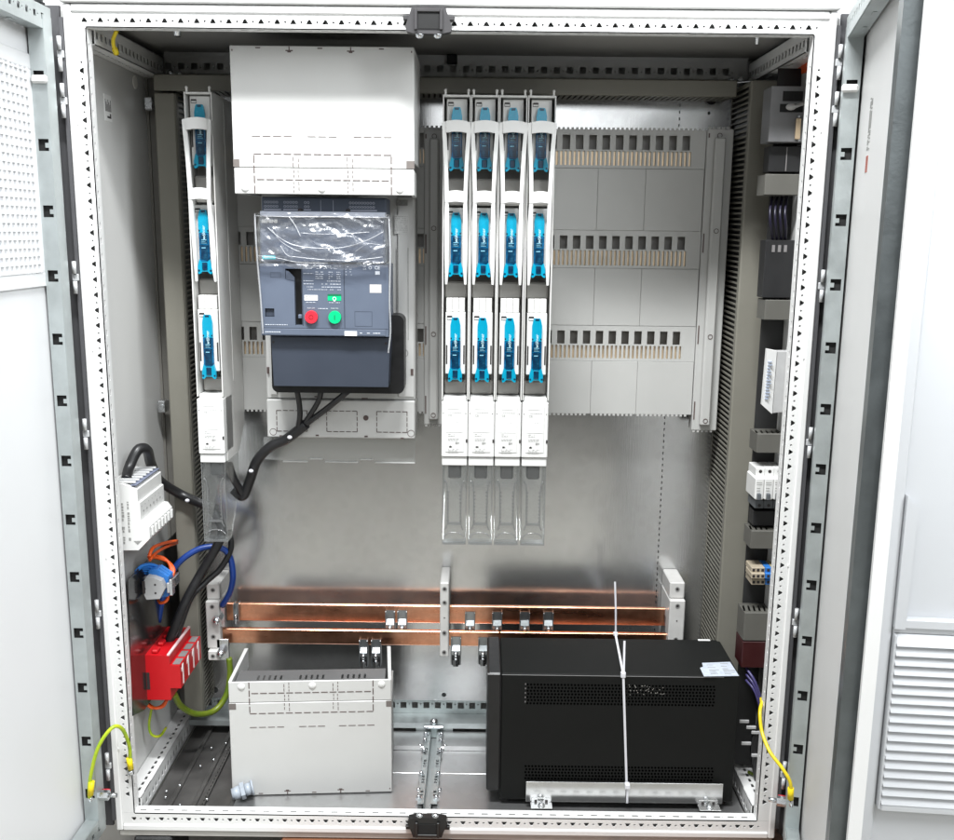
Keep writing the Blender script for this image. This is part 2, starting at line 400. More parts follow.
# ------------------------------------------------------------------ the cabinet
cab = thing('electrical_cabinet', (0, 0.2, 0), 'light grey open switchgear cabinet with perforated frame and both doors swung open', 'cabinet')
TRI = [(p * 0.88 - 0.0055, q * 0.9) for p, q in ((-0.0055, -0.0035), (0.0055, -0.0035), (0.0052, -0.0018), (0.0016, 0.0042), (-0.0016, 0.0042), (-0.0052, -0.0018))]
def tri(cv, flip=1, du=0.0): return [(p[0] + du, cv + p[1] * flip) for p in TRI][::flip]
def post(name, sx):
    b = B()
    xo = sx * 0.6
    # sealing lip and folded faces
    b.box(xo, sx * 0.5882, 0.0, 0.012, 0.0, H, 0.002)
    b.box(xo, sx * 0.5965, 0.012, 0.026, 0.0, H)
    b.box(sx * 0.5965, sx * 0.568, 0.0245, 0.026, 0.034, H - 0.034)
    # front face with triangles: plate recessed 3 mm
    O = (min(sx * 0.588, sx * 0.566), 0.003, 0.0)
    # U runs up, V across (so that U x V points to -Y on the front): swap to keep the normal outward
    def cell_holes(): 
        v = 0.0105
        base = [(p[0], p[1]) for p in TRI]
        # triangle pointing sideways (towards the outside), plus a round hole between
        t = [(q[0], v + sx * (q[1])) for q in base]
        return [t if sx > 0 else t[::-1], circ(0.0112, v, 0.0016, 6)]
    V = Vector((1, 0, 0)); U = Vector((0, 0, 1))
    # strip() extrudes away from U x V; U x V = Z x X = +Y, so build mirrored: use V=-X
    O = Vector((max(sx * 0.588, sx * 0.566), 0.003, 0.0)); V = Vector((-1, 0, 0))
    v = 0.0105
    t = [(q[0], v - sx * q[1]) for q in TRI]
    b.strip(O + Vector((0, 0, 0.0345)), U, V, H - 0.069, 0.022, 0.025, [t, circ(0.0070, v, 0.0018, 8)], 0.0015, 0.03, H - 0.09)
    # inner face with slots, facing the opening
    O = Vector((sx * 0.566, 0.003, 0.034))
    slot = rect(-0.0050, 0.0050, 0.007, 0.0115)
    if sx > 0: U2, V2 = Vector((0, 0, 1)), Vector((0, 1, 0))      # Z x Y = -X : faces the opening
    else:
        U2, V2 = Vector((0, 0, -1)), Vector((0, 1, 0)); O = Vector((sx * 0.566, 0.003, H - 0.034))
    b.strip(O, U2, V2, H - 0.068, 0.022, 0.025, [slot], 0.0015, 0.015, H - 0.08)
    b2 = B(); b2.box(sx * 0.5690, sx * 0.5696, 0.0055, 0.0240, 0.036, H - 0.036); b2.done('post_shade_strip', DARK, cab)  # dark strip added behind the slots to stand in for inner shade
    for k in range(4):
        z = 0.16 + k * 0.36
        b.prism([(sx * 0.5905, 0.0005, z), (sx * 0.5865, 0.0005, z), (sx * 0.5865, 0.0005, z + 0.002), (sx * 0.5905, 0.0005, z + 0.008)], (0, 0.002, 0))
    b.done(name, PAINT, cab)
post('front_post', -1); post('front_post', 1)
def front_rail(name, sz):
    b = B(); z0 = H if sz > 0 else 0.0
    zz = lambda d: z0 - sz * d
    b.box(-0.588, 0.588, 0.0, 0.012, zz(0), zz(0.012), 0.002)
    b.box(-0.588, 0.588, 0.012, 0.027, zz(0), zz(0.003))
    b.box(-0.566, 0.566, 0.0255, 0.027, zz(0.003), zz(0.034))
    za = min(zz(0.012), zz(0.034)); v = 0.0105
    t = [(q[0], v + sz * q[1]) for q in TRI]; t = t if sz > 0 else t[::-1]
    b.strip((-0.588, 0.003, za), (1, 0, 0), (0, 0, 1), 1.176, 0.022, 0.025, [t, circ(0.0070, v, 0.0018, 8)], 0.0015, 0.013, 1.165)
    slot = rect(-0.0058, 0.0058, 0.009, 0.0128)
    b2 = B(); b2.box(-0.565, 0.565, 0.0055, 0.0250, zz(0.0310), zz(0.0304)); b2.done('rail_shade_strip', DARK, cab)  # dark strip behind the rail slots, shade put in as colour
    if sz < 0: b.strip((-0.566, 0.003, 0.034), (1, 0, 0), (0, 1, 0), 1.132, 0.0225, 0.025, [slot, rect(0.0085, 0.0105, 0.0098, 0.0115)], 0.0015, 0.0, 1.132)
    else: b.strip((0.566, 0.003, H - 0.034), (-1, 0, 0), (0, 1, 0), 1.132, 0.0225, 0.025, [slot, rect(0.0085, 0.0105, 0.0098, 0.0115)], 0.0015, 0.0, 1.132)
    b.done(name, PAINT, cab)
front_rail('front_rail', 1); front_rail('front_rail', -1)
b = B()
b.box(-0.597, 0.597, 0.004, 0.40, -0.013, -0.001, 0.002)
b.done('base_trim', mat('base_trim_grey', (0.50, 0.49, 0.46), 0.5), cab)
b = B()
for sx in (-1, 1): b.box(sx * 0.57, sx * 0.50, 0.0, 0.10, -0.10, -0.0135, 0.004)
b.done('levelling_foot', BLACKP, cab)
# inner cavities of posts read dark
# depth rails: top left/right, bottom left/right
SQ = rect(-0.005, 0.005, 0.010, 0.021)
SL = rect(-0.0055, 0.0055, 0.010, 0.015)
def depth_rail(sx, z0, z1):
    b = B(); xi = sx * 0.562; L = 0.335; y0 = 0.028
    if sx > 0: b.strip((xi, y0 + L, z0), (0, -1, 0), (0, 0, 1), L, z1 - z0, 0.0185, [SQ], 0.0015)
    else: b.strip((xi, y0, z0), (0, 1, 0), (0, 0, 1), L, z1 - z0, 0.0185, [SQ], 0.0015)
    b.box(sx * 0.597, sx * 0.594, y0, y0 + L, z0, z1)
    for zz, up in ((z0, -1), (z1, 1)):
        if up > 0: O, U, V = (min(xi, sx * 0.594), y0, zz), (1, 0, 0), (0, 1, 0)
        if up > 0: b.strip((max(xi, sx * 0.594), y0, zz), (0, 1, 0), (-1, 0, 0), L, 0.032, 0.0185, [SL], 0.0015)
        else: b.strip((min(xi, sx * 0.594), y0, zz), (0, 1, 0), (1, 0, 0), L, 0.032, 0.0185, [SL], 0.0015)
    b.done('depth_rail', PAINT, cab)
for sx in (-1, 1):
    depth_rail(sx, H - 0.056, H - 0.018); depth_rail(sx, 0.012, 0.050)
# rear rails
b = B()
b.strip((-0.562, 0.372, H - 0.046), (1, 0, 0), (0, 0, 1), 1.124, 0.034, 0.025, [rect(-0.0115, 0.0005, 0.008, 0.020), circ(0.0070, 0.012, 0.0018, 6)], 0.002)
b.box(-0.562, 0.562, 0.372, 0.40, H - 0.0119, H - 0.0065)
b.done('rear_rail', PAINT, cab)
b = B()
b.strip((-0.562, 0.366, 0.046), (1, 0, 0), (0, 0, 1), 1.124, 0.044, 0.025, [rect(-0.012, 0.001, 0.012, 0.026), circ(0.0072, 0.022, 0.0018, 6)], 0.002)
b.box(-0.562, 0.562, 0.325, 0.3655, 0.044, 0.046)
b.box(-0.562, 0.562, 0.323, 0.325, 0.034, 0.046)
b.done('rear_rail', ZINC2, cab)
b = B(); b.box(-0.6, 0.6, 0.4005, 0.404, 0.0, H + 0.001); b.done('rear_panel', SIDE, cab)
b = B(); b.box(-0.602, 0.602, -0.004, 0.405, H + 0.0015, H + 0.012, 0.002); b.done('roof', PAINT, cab)
b = B(); b.box(-0.596, 0.596, 0.0505, 0.3995, H - 0.006, H - 0.001); b.done('roof_shade_panel', mat('shaded_underside', (0.36, 0.355, 0.34), 0.5, var=0.03), cab)  # panel added below the roof, darker grey to imitate its shaded underside
for sx in (-1, 1):
    b = B(); b.box(sx * 0.598, sx * 0.6105, 0.02, 0.40, 0.01, H - 0.004, 0.002)
    sp = b.done('side_panel', SIDE, cab)
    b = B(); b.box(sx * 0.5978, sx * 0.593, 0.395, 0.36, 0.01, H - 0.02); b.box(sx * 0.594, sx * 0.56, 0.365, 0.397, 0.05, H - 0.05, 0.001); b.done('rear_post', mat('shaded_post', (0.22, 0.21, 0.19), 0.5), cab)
# white sticker and hole on the left side panel, clip screws
b = B(); p = atx(108, 108, -0.5975)
b.box(-0.598, -0.5972, p.y - 0.016, p.y + 0.016, p.z - 0.022, p.z + 0.022)
st = b.done('side_sticker', LABEL, cab)
b = B()
for i in range(7): b.box(-0.5974, -0.5968, p.y - 0.013 + i * 0.004, p.y - 0.0115 + i * 0.004, p.z - 0.006, p.z + 0.014 - (i % 3) * 0.004)
b.box(-0.5974, -0.5968, p.y - 0.006, p.y + 0.011, p.z - 0.017, p.z - 0.0135); b.box(-0.5974, -0.5968, p.y + 0.006, p.y + 0.011, p.z - 0.0135, p.z - 0.009)
b.done('sticker_print', INK, st)
b = B(); p = atx(135, 82, -0.5975); b.cyl((-0.598, p.y, p.z), (-0.5965, p.y, p.z), 0.012, n=20); b.done('lit_hole_disc', mat('hole_light_white', (0.95, 0.93, 0.88), 0.5), cab)  # whitened disc standing for light coming through a hole in the panel
b = B()
for (u, v) in ((150, 104), (163, 406)):
    p = at(u, v, 0.33); b.box(p.x - 0.008, p.x + 0.008, 0.32, 0.345, p.z - 0.012, p.z + 0.012, 0.002); b.cyl((p.x, 0.318, p.z), (p.x, 0.321, p.z), 0.005)
b.done('plate_clip', STEEL, cab)
# mounting plate with a row of small perforations
b = B(); px0, px1, pz0, pz1 = -0.552, 0.552, 0.080, 1.345
cells = []
xh = X(662, 470, 0.36)
b.plate((px0, 0.36, pz0), (1, 0, 0), (0, 0, 1), rect(0, xh - 0.006 - px0, 0, pz1 - pz0), [circ(X(444, 695, .36) - px0, Z(444, 695, .36) - pz0, 0.005, 12), circ(X(215, 690, .36) - px0, Z(215, 690, .36) - pz0, 0.007, 12)], 0.003)
b.strip((xh + 0.006, 0.36, pz0), (0, 0, 1), (-1, 0, 0), pz1 - pz0, 0.012, 0.0125, [rect(-0.0028, 0.0028, 0.0045, 0.0065)], 0.003)
b.plate((xh + 0.006, 0.36, pz0), (1, 0, 0), (0, 0, 1), rect(0, px1 - xh - 0.006, 0, pz1 - pz0), [circ(X(711, 98, .36) - xh - 0.006, Z(711, 98, .36) - pz0, 0.007, 12), circ(X(709, 113, .36) - xh - 0.006, Z(709, 113, .36) - pz0, 0.003, 8)], 0.003)
b.box(px0, px0 + 0.0015, 0.345, 0.36, pz0, pz1); b.box(px1 - 0.0015, px1, 0.345, 0.36, pz0, pz1)
mp = b.done('mounting_plate', ZINC, cab)
b = B(); p = at(712, 99, 0.35); b.cyl((p.x, 0.352, p.z), (p.x, 0.3598, p.z), 0.010); b.box(p.x + 0.004, p.x + 0.018, 0.353, 0.3597, p.z - 0.005, p.z + 0.005, 0.001); b.done('plate_stud', BLACKP, mp)
# back strip of bore holes left of the plate (visible under the clear shroud)
# floor plates
b = B(); zf = 0.022
b.box(-0.40, -0.046, 0.030, 0.166, zf - 0.002, zf, 0.0005); b.box(-0.40, -0.046, 0.1675, 0.252, zf - 0.002, zf, 0.0005)
b.box(-0.026, 0.555, 0.030, 0.166, zf - 0.002, zf, 0.0005); b.box(-0.026, 0.555, 0.1675, 0.252, zf - 0.002, zf, 0.0005)
b.box(-0.40, -0.050, 0.256, 0.322, zf - 0.004, zf + 0.006, 0.001); b.box(-0.022, 0.555, 0.256, 0.322, zf - 0.004, zf + 0.006, 0.001)
b.box(-0.40, -0.060, 0.2535, 0.2555, zf - 0.004, zf + 0.010); b.box(-0.012, 0.555, 0.2535, 0.2555, zf - 0.004, zf + 0.010)
b.done('floor_plate', ZINCF, cab)
b = B()
b.strip((-0.0485, 0.052, zf + 0.004), (0, 1, 0), (-1, 0, 0), 0.27, 0.012, 0.02, [rect(-0.005, 0.005, 0.003, 0.0075)], 0.0015) if False else None
b.box(-0.0435, -0.0425, 0.052, 0.33, zf - 0.012, zf + 0.006); b.box(-0.0295, -0.0285, 0.052, 0.33, zf - 0.012, zf + 0.006); b.box(-0.0425, -0.0295, 0.052, 0.33, zf - 0.013, zf - 0.012)
for sx in (-1, 1):
    xa = -0.036 + sx * 0.0065
    pts = [(0, 0), (0.27, 0), (0.27, 0.012), (0, 0.012)]
    hs = [rect(c - 0.0035, c + 0.0035, 0.003, 0.0085) for c in (0.028, 0.036 + 0.004, 0.072, 0.082, 0.092, 0.13, 0.14, 0.15, 0.175, 0.185, 0.195)]
    if sx > 0: b.plate((xa + 0.012, 0.052, zf + 0.007), (0, 1, 0), (-1, 0, 0), pts, hs, 0.0012)
    else: b.plate((xa, 0.052, zf + 0.007), (0, 1, 0), (-1, 0, 0), pts, hs, 0.0012)
b.box(-0.075, 0.004, 0.325, 0.327, zf - 0.01, zf + 0.022) 
b.done('floor_centre_rail', ZINC2, cab)
b = B()
for y in (0.066, 0.148, 0.235, 0.275, 0.30):
    for sx in (-1, 1):
        b.cyl((-0.036 + sx * 0.0165, y, zf + 0.006), (-0.036 + sx * 0.0165, y, zf + 0.012), 0.0062, n=6); b.ball((-0.036 + sx * 0.0165, y, zf + 0.0125), 0.0038)
for x, y in ((-0.062, 0.262), (-0.010, 0.262), (-0.055, 0.10), (-0.015, 0.10)): b.ball((x, y, zf + 0.006), 0.004)
b.ball((-0.036, 0.318, zf + 0.03), 0.009, sz=0.8); b.box(-0.056, -0.016, 0.312, 0.322, zf + 0.016, zf + 0.022, 0.001)
b.done('floor_screw', STEEL, cab)
# rails on the floor at the left
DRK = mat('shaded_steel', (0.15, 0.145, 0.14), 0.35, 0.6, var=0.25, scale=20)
b = B()
b.box(-0.558, -0.40, 0.030, 0.36, 0.006, 0.012)
b.box(-0.405, -0.398, 0.030, 0.36, 0.012, 0.024, 0.001)
for x in (-0.52, -0.475): b.box(x - 0.004, x + 0.004, 0.052, 0.36, 0.012, 0.018, 0.001)
b.strip((-0.455, 0.052, 0.0185), (0, 1, 0), (-1, 0, 0), 0.30, 0.008, 0.012, [rect(-0.003, 0.003, 0.003, 0.005)], 0.001)
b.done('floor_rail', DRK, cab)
b = B()
for x, y in ((-0.535, 0.08), (-0.52, 0.12), (-0.50, 0.19), (-0.48, 0.215), (-0.497, 0.26), (-0.472, 0.28), (-0.54, 0.10), (-0.455, 0.075), (-0.50, 0.055)): b.ball((x, y, 0.0175), 0.0028)
b.done('floor_rail_screw', STEEL, cab)
# latch keepers in the middle of top and bottom rails
def keeper(zc, s):
    x0 = -0.032
    b = B()
    b.prism([(x0 - 0.036, -0.012, zc - s * 0.010), (x0 - 0.030, -0.012, zc + s * 0.005), (x0 - 0.026, -0.012, zc + s * 0.018), (x0 + 0.026, -0.012, zc + s * 0.018), (x0 + 0.030, -0.012, zc + s * 0.005), (x0 + 0.036, -0.012, zc - s * 0.010), (x0 + 0.034, -0.012, zc - s * 0.018), (x0 + 0.02, -0.012, zc - s * 0.021), (x0 - 0.02, -0.012, zc - s * 0.021), (x0 - 0.034, -0.012, zc - s * 0.018)][::int(s)], (0, 0.0145, 0))
    b.box(x0 - 0.040, x0 + 0.040, -0.005, 0.002, zc + s * 0.000, zc + s * 0.007, 0.001)
    b.box(x0 - 0.022, x0 - 0.017, -0.017, -0.012, zc - 0.016, zc + 0.014, 0.001); b.box(x0 + 0.017, x0 + 0.022, -0.017, -0.012, zc - 0.016, zc + 0.014, 0.001)
    b.box(x0 - 0.018, x0 + 0.018, -0.016, -0.012, zc + s * 0.010, zc + s * 0.015, 0.001)
    k = b.done('latch_keeper', mat('keeper_plastic', (0.05, 0.048, 0.05) if s > 0 else (0.014, 0.014, 0.014), 0.35), cab)
    b = B(); b.box(x0 - 0.0165, x0 + 0.0165, -0.0135, -0.0122, zc - 0.014, zc + 0.009); b.done('keeper_recess', DARK, k)
    b = B()
    for sx in (-1, 1): b.ball((x0 + sx * 0.014, -0.006, zc - s * 0.0215 if s > 0 else zc + 0.021), 0.006, sx=1.2)
    b.done('keeper_screw', STEEL, k)
keeper(H - 0.020, 1); keeper(0.020, -1)
b = B(); p = at(452, 58, 0.36); b.box(p.x - 0.010, p.x + 0.010, 0.362, 0.372, p.z - 0.010, p.z + 0.008, 0.002); b.done('rail_socket', BLACKP, cab)
b = B(); p = atz(748, 33, H - 0.006); b.cyl((p.x, 0.08, H - 0.035), (p.x, 0.08, H - 0.006), 0.003); p = atz(155, 33, H); b.cyl((-0.45, 0.09, H - 0.03), (-0.45, 0.09, H - 0.006), 0.006); b.done('roof_bolt', STEEL, cab)
# corner brackets at the rear top
b = B()
for sx in (-1, 1):
    b.prism([(sx * 0.56, 0.30, H - 0.060), (sx * 0.47, 0.365, H - 0.060), (sx * 0.56, 0.37, H - 0.060)], (0, 0, 0.002))
    b.ball((sx * 0.54, 0.335, H - 0.052), 0.007); b.ball((sx * 0.525, 0.345, H - 0.052), 0.006)
b.done('corner_bracket', STEEL, cab)
# ---- doors
def door(hx, hy, ang, side, grille):
    """side -1: left door (inside faces +X at 90 deg), +1: right door"""
    a = math.radians(ang)
    u = Vector((-side * math.sin(a), -math.cos(a), 0)); n = Vector((-side * math.cos(a), math.sin(a), 0)) 
    T = Matrix.Identity(4)
    for i in range(3): T[i][0] = u[i]; T[i][1] = n[i]; T[i][2] = (0, 0, 1)[i]
    T[0][3] = hx; T[1][3] = hy; T[2][3] = 0
    W = 0.597; z0, z1 = 0.004, H + 0.004
    root = cab
    b = B()
    b.box(0, W, -0.0025, 0.0, z0, z1)                                       # skin, inside at v=0
    b.box(0.0, 0.0015, 0.0, 0.012, z0, z1); b.box(W - 0.0015, W, 0.0, 0.012, z0, z1)
    b.box(W - 0.011, W - 0.0015, 0.0105, 0.012, z0, z1)
    b.box(0.0015, W - 0.0015, 0.0, 0.012, z0, z0 + 0.0015); b.box(0.0015, W - 0.0015, 0.0, 0.016, z1 - 0.0015, z1)
    d = b.done('door', PAINT_LIT if side < 0 else PAINT, root, M=T)
    # tubular frame with C-shaped cut-outs
    b = B(); fw = 0.030; ft = 0.024; v0 = 0.004
    Cs = lambda c: [(0.004, c - 0.009), (0.020, c - 0.009), (0.020, c - 0.004), (0.0145, c - 0.004), (0.0145, c + 0.003), (0.020, c + 0.003), (0.020, c + 0.009), (0.004, c + 0.009)]
    def tube(u0, u1, cut):
        z = z0 + 0.03; L = z1 - z0 - 0.06
        cuts = []; k = 0.07
        while k < L - 0.03: cuts.append(k); k += 0.100
        prev = 0.0
        for i, c in enumerate(cuts):
            nx = L if i == len(cuts) - 1 else c + 0.05
            b.plate((u0 + fw, v0, z), (0, 1, 0), (0, 0, 1), [(0, prev), (ft, prev), (ft, nx), (0, nx)], [Cs(c)] if cut else [], 0.0015)
            prev = nx
        b.box(u0, u0 + 0.0015, v0, v0 + ft - 0.0016, z, z + L); b.box(u0, u0 + fw - 0.0016, v0 + ft - 0.0015, v0 + ft, z, z + L)
        b.box(u0 + 0.0015, u0 + fw - 0.0016, v0, v0 + 0.0015, z, z + L); pass
        for q in range(int(L / 0.021)):
            if random.random() < 0.55: b.box(u0 - 0.0012, u0 - 0.0001, v0 + 0.006, v0 + 0.014, z + q * 0.021, z + q * 0.021 + random.uniform(0.004, 0.014))
    tube(0.012, 0, True); b.done('hinge_side_frame', ZINC2, d, M=T); b = B(); b.box(0.0136, 0.0405, v0 + 0.0018, v0 + 0.0042, z0 + 0.04, z1 - 0.04); b.box(0.0365, 0.0372, v0 + 0.0042, v0 + ft - 0.002, z0 + 0.04, z1 - 0.04); b.done('frame_shade_liner', DARK, d, M=T); b = B(); tube(W - 0.058, 0, False); b.done('free_side_frame', ZINC3, d, M=T); b = B()  # dark liner behind the cut-outs paints the shade inside the tube
    for zz, zs in ((z0 + 0.014, 1), (z1 - 0.050, -1)):
        O = (0.012, v0 + ft, zz)
        b.strip((W - 0.022, v0 + ft - 0.0005, zz), (-1, 0, 0), (0, 0, 1), W - 0.034, 0.034, 0.025, [rect(-0.0075, 0.0005, 0.013, 0.022), circ(0.007, 0.018, 0.0015, 6)], 0.0015)
        b.box(0.012, W - 0.022, v0, v0 + ft - 0.0025, zz, zz + 0.0015); b.box(0.012, W - 0.022, v0, v0 + ft - 0.0025, zz + 0.0325, zz + 0.034)
        for uu in (0.1, 0.2, 0.32, 0.44): b.box(uu, uu + 0.02, v0 + 0.006, v0 + 0.011, zz - 0.001, zz)
    fr = b.done('door_frame', ZINC2, d, M=T)
    # dark seal
    b = B()
    b.box(0.0025, 0.011, 0.001, 0.016, z0 + 0.006, z1 - 0.006); b.box(W - 0.0215, W - 0.0112, 0.001, 0.0100, z0 + 0.006, z1 - 0.006)
    b.done('door_seal', RUBBER, d, M=T)
    # white frame clip and earth bolt
    b = B(); zc = 1.30; b.box(0.0425, 0.050, v0 + 0.002, v0 + ft + 0.003, zc - 0.006, zc + 0.006, 0.003); b.done('frame_clip', WHITE, d, M=T)
    b = B(); b.cyl((0.030, v0 + ft, 0.094), (0.030, v0 + ft + 0.016, 0.094), 0.009, n=6); b.cyl((0.030, v0 + ft + 0.016, 0.094), (0.030, v0 + ft + 0.03, 0.094), 0.004); b.done('earth_bolt', STEEL, d, M=T)
    b = B(); b.cyl((0.020, v0 + ft + 0.0005, 0.094), (0.020, v0 + ft + 0.013, 0.094), 0.0055, n=10); b.done('earth_bolt_cap', REDB, d, M=T)
    return T, d, v0 + ft
TL, dl, dv = door(-0.638, -0.006, -0.6, -1, True)
TR, dr, dv = door(0.639, -0.008, 14.0, 1, False)
def hinge(sx, z):
    b = B()
    b.cyl((sx * 0.6065, -0.004, z - 0.026), (sx * 0.6065, -0.004, z - 0.006), 0.0034); b.cyl((sx * 0.6065, -0.004, z + 0.006), (sx * 0.6065, -0.004, z + 0.026), 0.0034)
    b.box(sx * 0.6012, sx * 0.6115, -0.003, 0.006, z - 0.0055, z + 0.0055, 0.001)
    b.done('hinge', mat('satin_hinge', (0.62, 0.63, 0.64), 0.4, 0.4), cab)
for sx in (-1, 1):
    for z in (1.345, 1.275, 1.00, 0.74, 0.42, 0.13): hinge(sx, z)
    b = B(); b.box(sx * 0.6008, sx * 0.6065, 0.001, 0.018, 0.02, H - 0.02); b.box(sx * 0.6112, sx * 0.640, 0.016, 0.022, 0.0, H); b.done('seal_and_dark_gap', mat('seal_gap_grey', (0.08, 0.08, 0.085), 0.6), cab)  # outer strip added beside the seal so the door gap looks dark
# filter grille in the left door: lattice on the inside
b = B(); g0, g1, gz0, gz1 = 0.052, 0.40, 1.010, 1.315
b.box(g0 - 0.018, g1, 0.0005, 0.004, gz0 - 0.022, gz0, 0.001); b.box(g0 - 0.018, g1, 0.0005, 0.004, gz1, gz1 + 0.022, 0.001); b.box(g0 - 0.018, g0, 0.0005, 0.004, gz0, gz1, 0.001); b.box(g1, g1 + 0.018, 0.0005, 0.004, gz0 - 0.022, gz1 + 0.022, 0.001)
k = g0
while k < g1: b.box(k, k + 0.0030, 0.002, 0.0050, gz0, gz1); k += 0.0145
k = gz0
while k < gz1: b.box(g0, g1, 0.0022, 0.0046, k, k + 0.0032); k += 0.0125
fg = b.done('filter_grille', PAINT_LIT, dl, M=TL)
b = B(); b.box(g0, g1, 0.0006, 0.0018, gz0, gz1); b.done('filter_mat', mat('filter_fleece', (0.77, 0.78, 0.79), 0.9, var=0.06, scale=120), dl, M=TL)
# small printed marking on the right door inside
b = B()
for i in range(30):
    z = 1.27 - i * 0.0024
    for k in range(2):
        if random.random() < .8: b.box(0.150 + k * 0.014, 0.161 + k * 0.014, 0.0002, 0.0006, z, z + 0.0015)
b.done('printed_marking', PRINTL, dr, M=TR)
b = B()
for i in range(9): b.box(0.152, 0.172, 0.0002, 0.0006, 1.19 - i * 0.0026, 1.1918 - i * 0.0026)
b.done('red_marking', mat('red_print', (0.5, 0.12, 0.08), 0.6), dr, M=TR)

# ------------------------------------------------------------------ neighbouring cabinet at the right
PAINT_N = mat('cool_white_coat', (0.69, 0.705, 0.725), 0.45, var=0.015, scale=3, bump=0.08, bscale=900)
nb = thing('neighbour_cabinet', (0.75, -0.10, -0.10), 'white cabinet with louvred vent standing beyond the right door', 'cabinet')
ny = -0.10
xl = X(893, 637, ny); xlb = X(880, 803, ny); vz1 = Z(893, 634, ny); vz0 = Z(880, 803, ny)
R = Matrix.Translation((xl, ny, 0)) @ Matrix.Rotation(math.radians(-5.0), 4, 'Z') @ Matrix.Translation((-xl, -ny, 0))
b = B(); b.box(xl - 0.10, xl + 0.75, ny, ny + 0.4, -0.09, 1.55, 0.004); b.done('housing', PAINT_N, nb, M=R)
b = B(); b.box(xl - 0.028, xl - 0.006, ny - 0.010, ny - 0.0003, -0.08, 1.52, 0.002); b.done('edge_profile', PAINT_N, nb, M=R)
b = B(); vs = vz1 + 0.006
b.box(xl - 0.004, xl + 0.0, ny - 0.020, ny - 0.0003, vz0, vs, 0.001); b.box(xl, xl + 0.30, ny - 0.022, ny - 0.0003, vz0 - 0.002, vz0 + 0.010, 0.002)
b.box(xl + 0.006, xl + 0.30, ny - 0.016, ny - 0.0003, vs + 0.010, vs + 0.026, 0.002); b.box(xl - 0.004, xl + 0.30, ny - 0.008, ny - 0.0003, vs, vs + 0.0095)
v = b.done('vent', PAINT_N, nb, M=R)
b = B(); n = 18; pitch = (vs - vz0 - 0.012) / n
for i in range(n):
    z = vz0 + 0.011 + i * pitch
    b.prism([(xl + 0.0, ny - 0.023, z), (xl + 0.0, ny - 0.019, z + 0.0005), (xl + 0.0, ny - 0.005, z + pitch * 0.98), (xl + 0.0, ny - 0.010, z + pitch * 0.98)], (0.30, 0, 0))
b.done('louvre', PAINT_N, v, M=R)
b = B(); b.box(xl + 0.001, xl + 0.298, ny - 0.0025, ny - 0.0006, vz0 + 0.01, vs); b.done('vent_backing', INNER, v, M=R)
# trapezoid side profile above the vent
b = B(); za = Z(905, 497, ny); zb = vs + 0.010
b.prism([(xl - 0.0050, ny - 0.0005, zb), (xl + 0.012, ny - 0.0005, zb), (xl + 0.013, ny - 0.0005, za - 0.014), (xl - 0.0050, ny - 0.0005, za + 0.006)], (0, -0.018, 0)); b.done('handle_shield', PAINT_N, nb, M=R)

# ------------------------------------------------------------------ cable ducts
def vduct(name, x0, x1, y0, y1, z0, z1, side, label):
    t = thing(name, ((x0 + x1) / 2, y1, z0), label, 'cable duct', 'slotted grey cable ducts')
    b = B(); b.box(x0 - 0.001, x1 + 0.001, y0, y0 + 0.007, z0, z1, 0.002); b.done('cover', DUCT, t)
    b = B(); b.box(x0 + 0.001, x1 - 0.001, y1 - 0.004, y1 - 0.001, z0, z1)
    xs = x1 if side > 0 else x0
    # slotted side wall
    d = y1 - y0 - 0.008; slot = [(-0.0036, 0.012), (0.0028, 0.012), (0.0048, d - 0.006), (-0.0016, d - 0.006)]
    if side > 0: b.strip((xs, y0 + 0.0075, z0), (0, 0, 1), (0, 1, 0), z1 - z0, d, 0.0098, [slot], 0.0018)
    else: b.strip((xs, y0 + 0.0075, z0), (0, 0, 1), (0, 1, 0), z1 - z0, d, 0.0098, [slot], 0.0018)
    xo = x0 if side > 0 else x1
    b.done('slotted_tray', DUCT, t); b = B(); xq = x1 - 0.006 if side > 0 else x0 + 0.006; b.box(xq - 0.0015, xq + 0.0015, y0 + 0.009, y1 - 0.006, z0 + 0.001, z1 - 0.001); b.done('duct_shade_panel', CABLE, t); b = B()  # black panel added behind the slots to darken them, no cables modelled
    b.box(xo - 0.001, xo + 0.001, y0 + 0.0075, y1 - 0.001, z0, z1)
    b.done('rear_wall', DUCT, t); return t
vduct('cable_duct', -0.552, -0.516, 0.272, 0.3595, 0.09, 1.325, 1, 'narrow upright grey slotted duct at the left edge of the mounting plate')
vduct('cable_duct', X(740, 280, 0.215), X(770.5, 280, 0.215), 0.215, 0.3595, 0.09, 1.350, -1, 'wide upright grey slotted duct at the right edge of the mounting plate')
t = thing('cable_duct', (0, 0.3595, 1.33), 'long horizontal grey slotted duct across the top of the mounting plate', 'cable duct', 'slotted grey cable ducts')
hz0, hz1 = 1.330, 1.357
b = B(); b.box(-0.553, 0.519, 0.272, 0.279, hz0 - 0.001, hz1 + 0.001, 0.002); b.done('cover', DUCT, t)
b = B(); b.box(-0.553, 0.515, 0.355, 0.359, hz0, hz1)
b.strip((0.515, 0.2795, hz0), (-1, 0, 0), (0, 1, 0), 1.068, 0.075, 0.0105, [[(-0.002, 0.006), (0.002, 0.006), (0.005, 0.06), (0.001, 0.06)]], 0.0018)
b.box(-0.553, 0.515, 0.2795, 0.355, hz1 - 0.0012, hz1)
b.done('slotted_tray', DUCT, t)

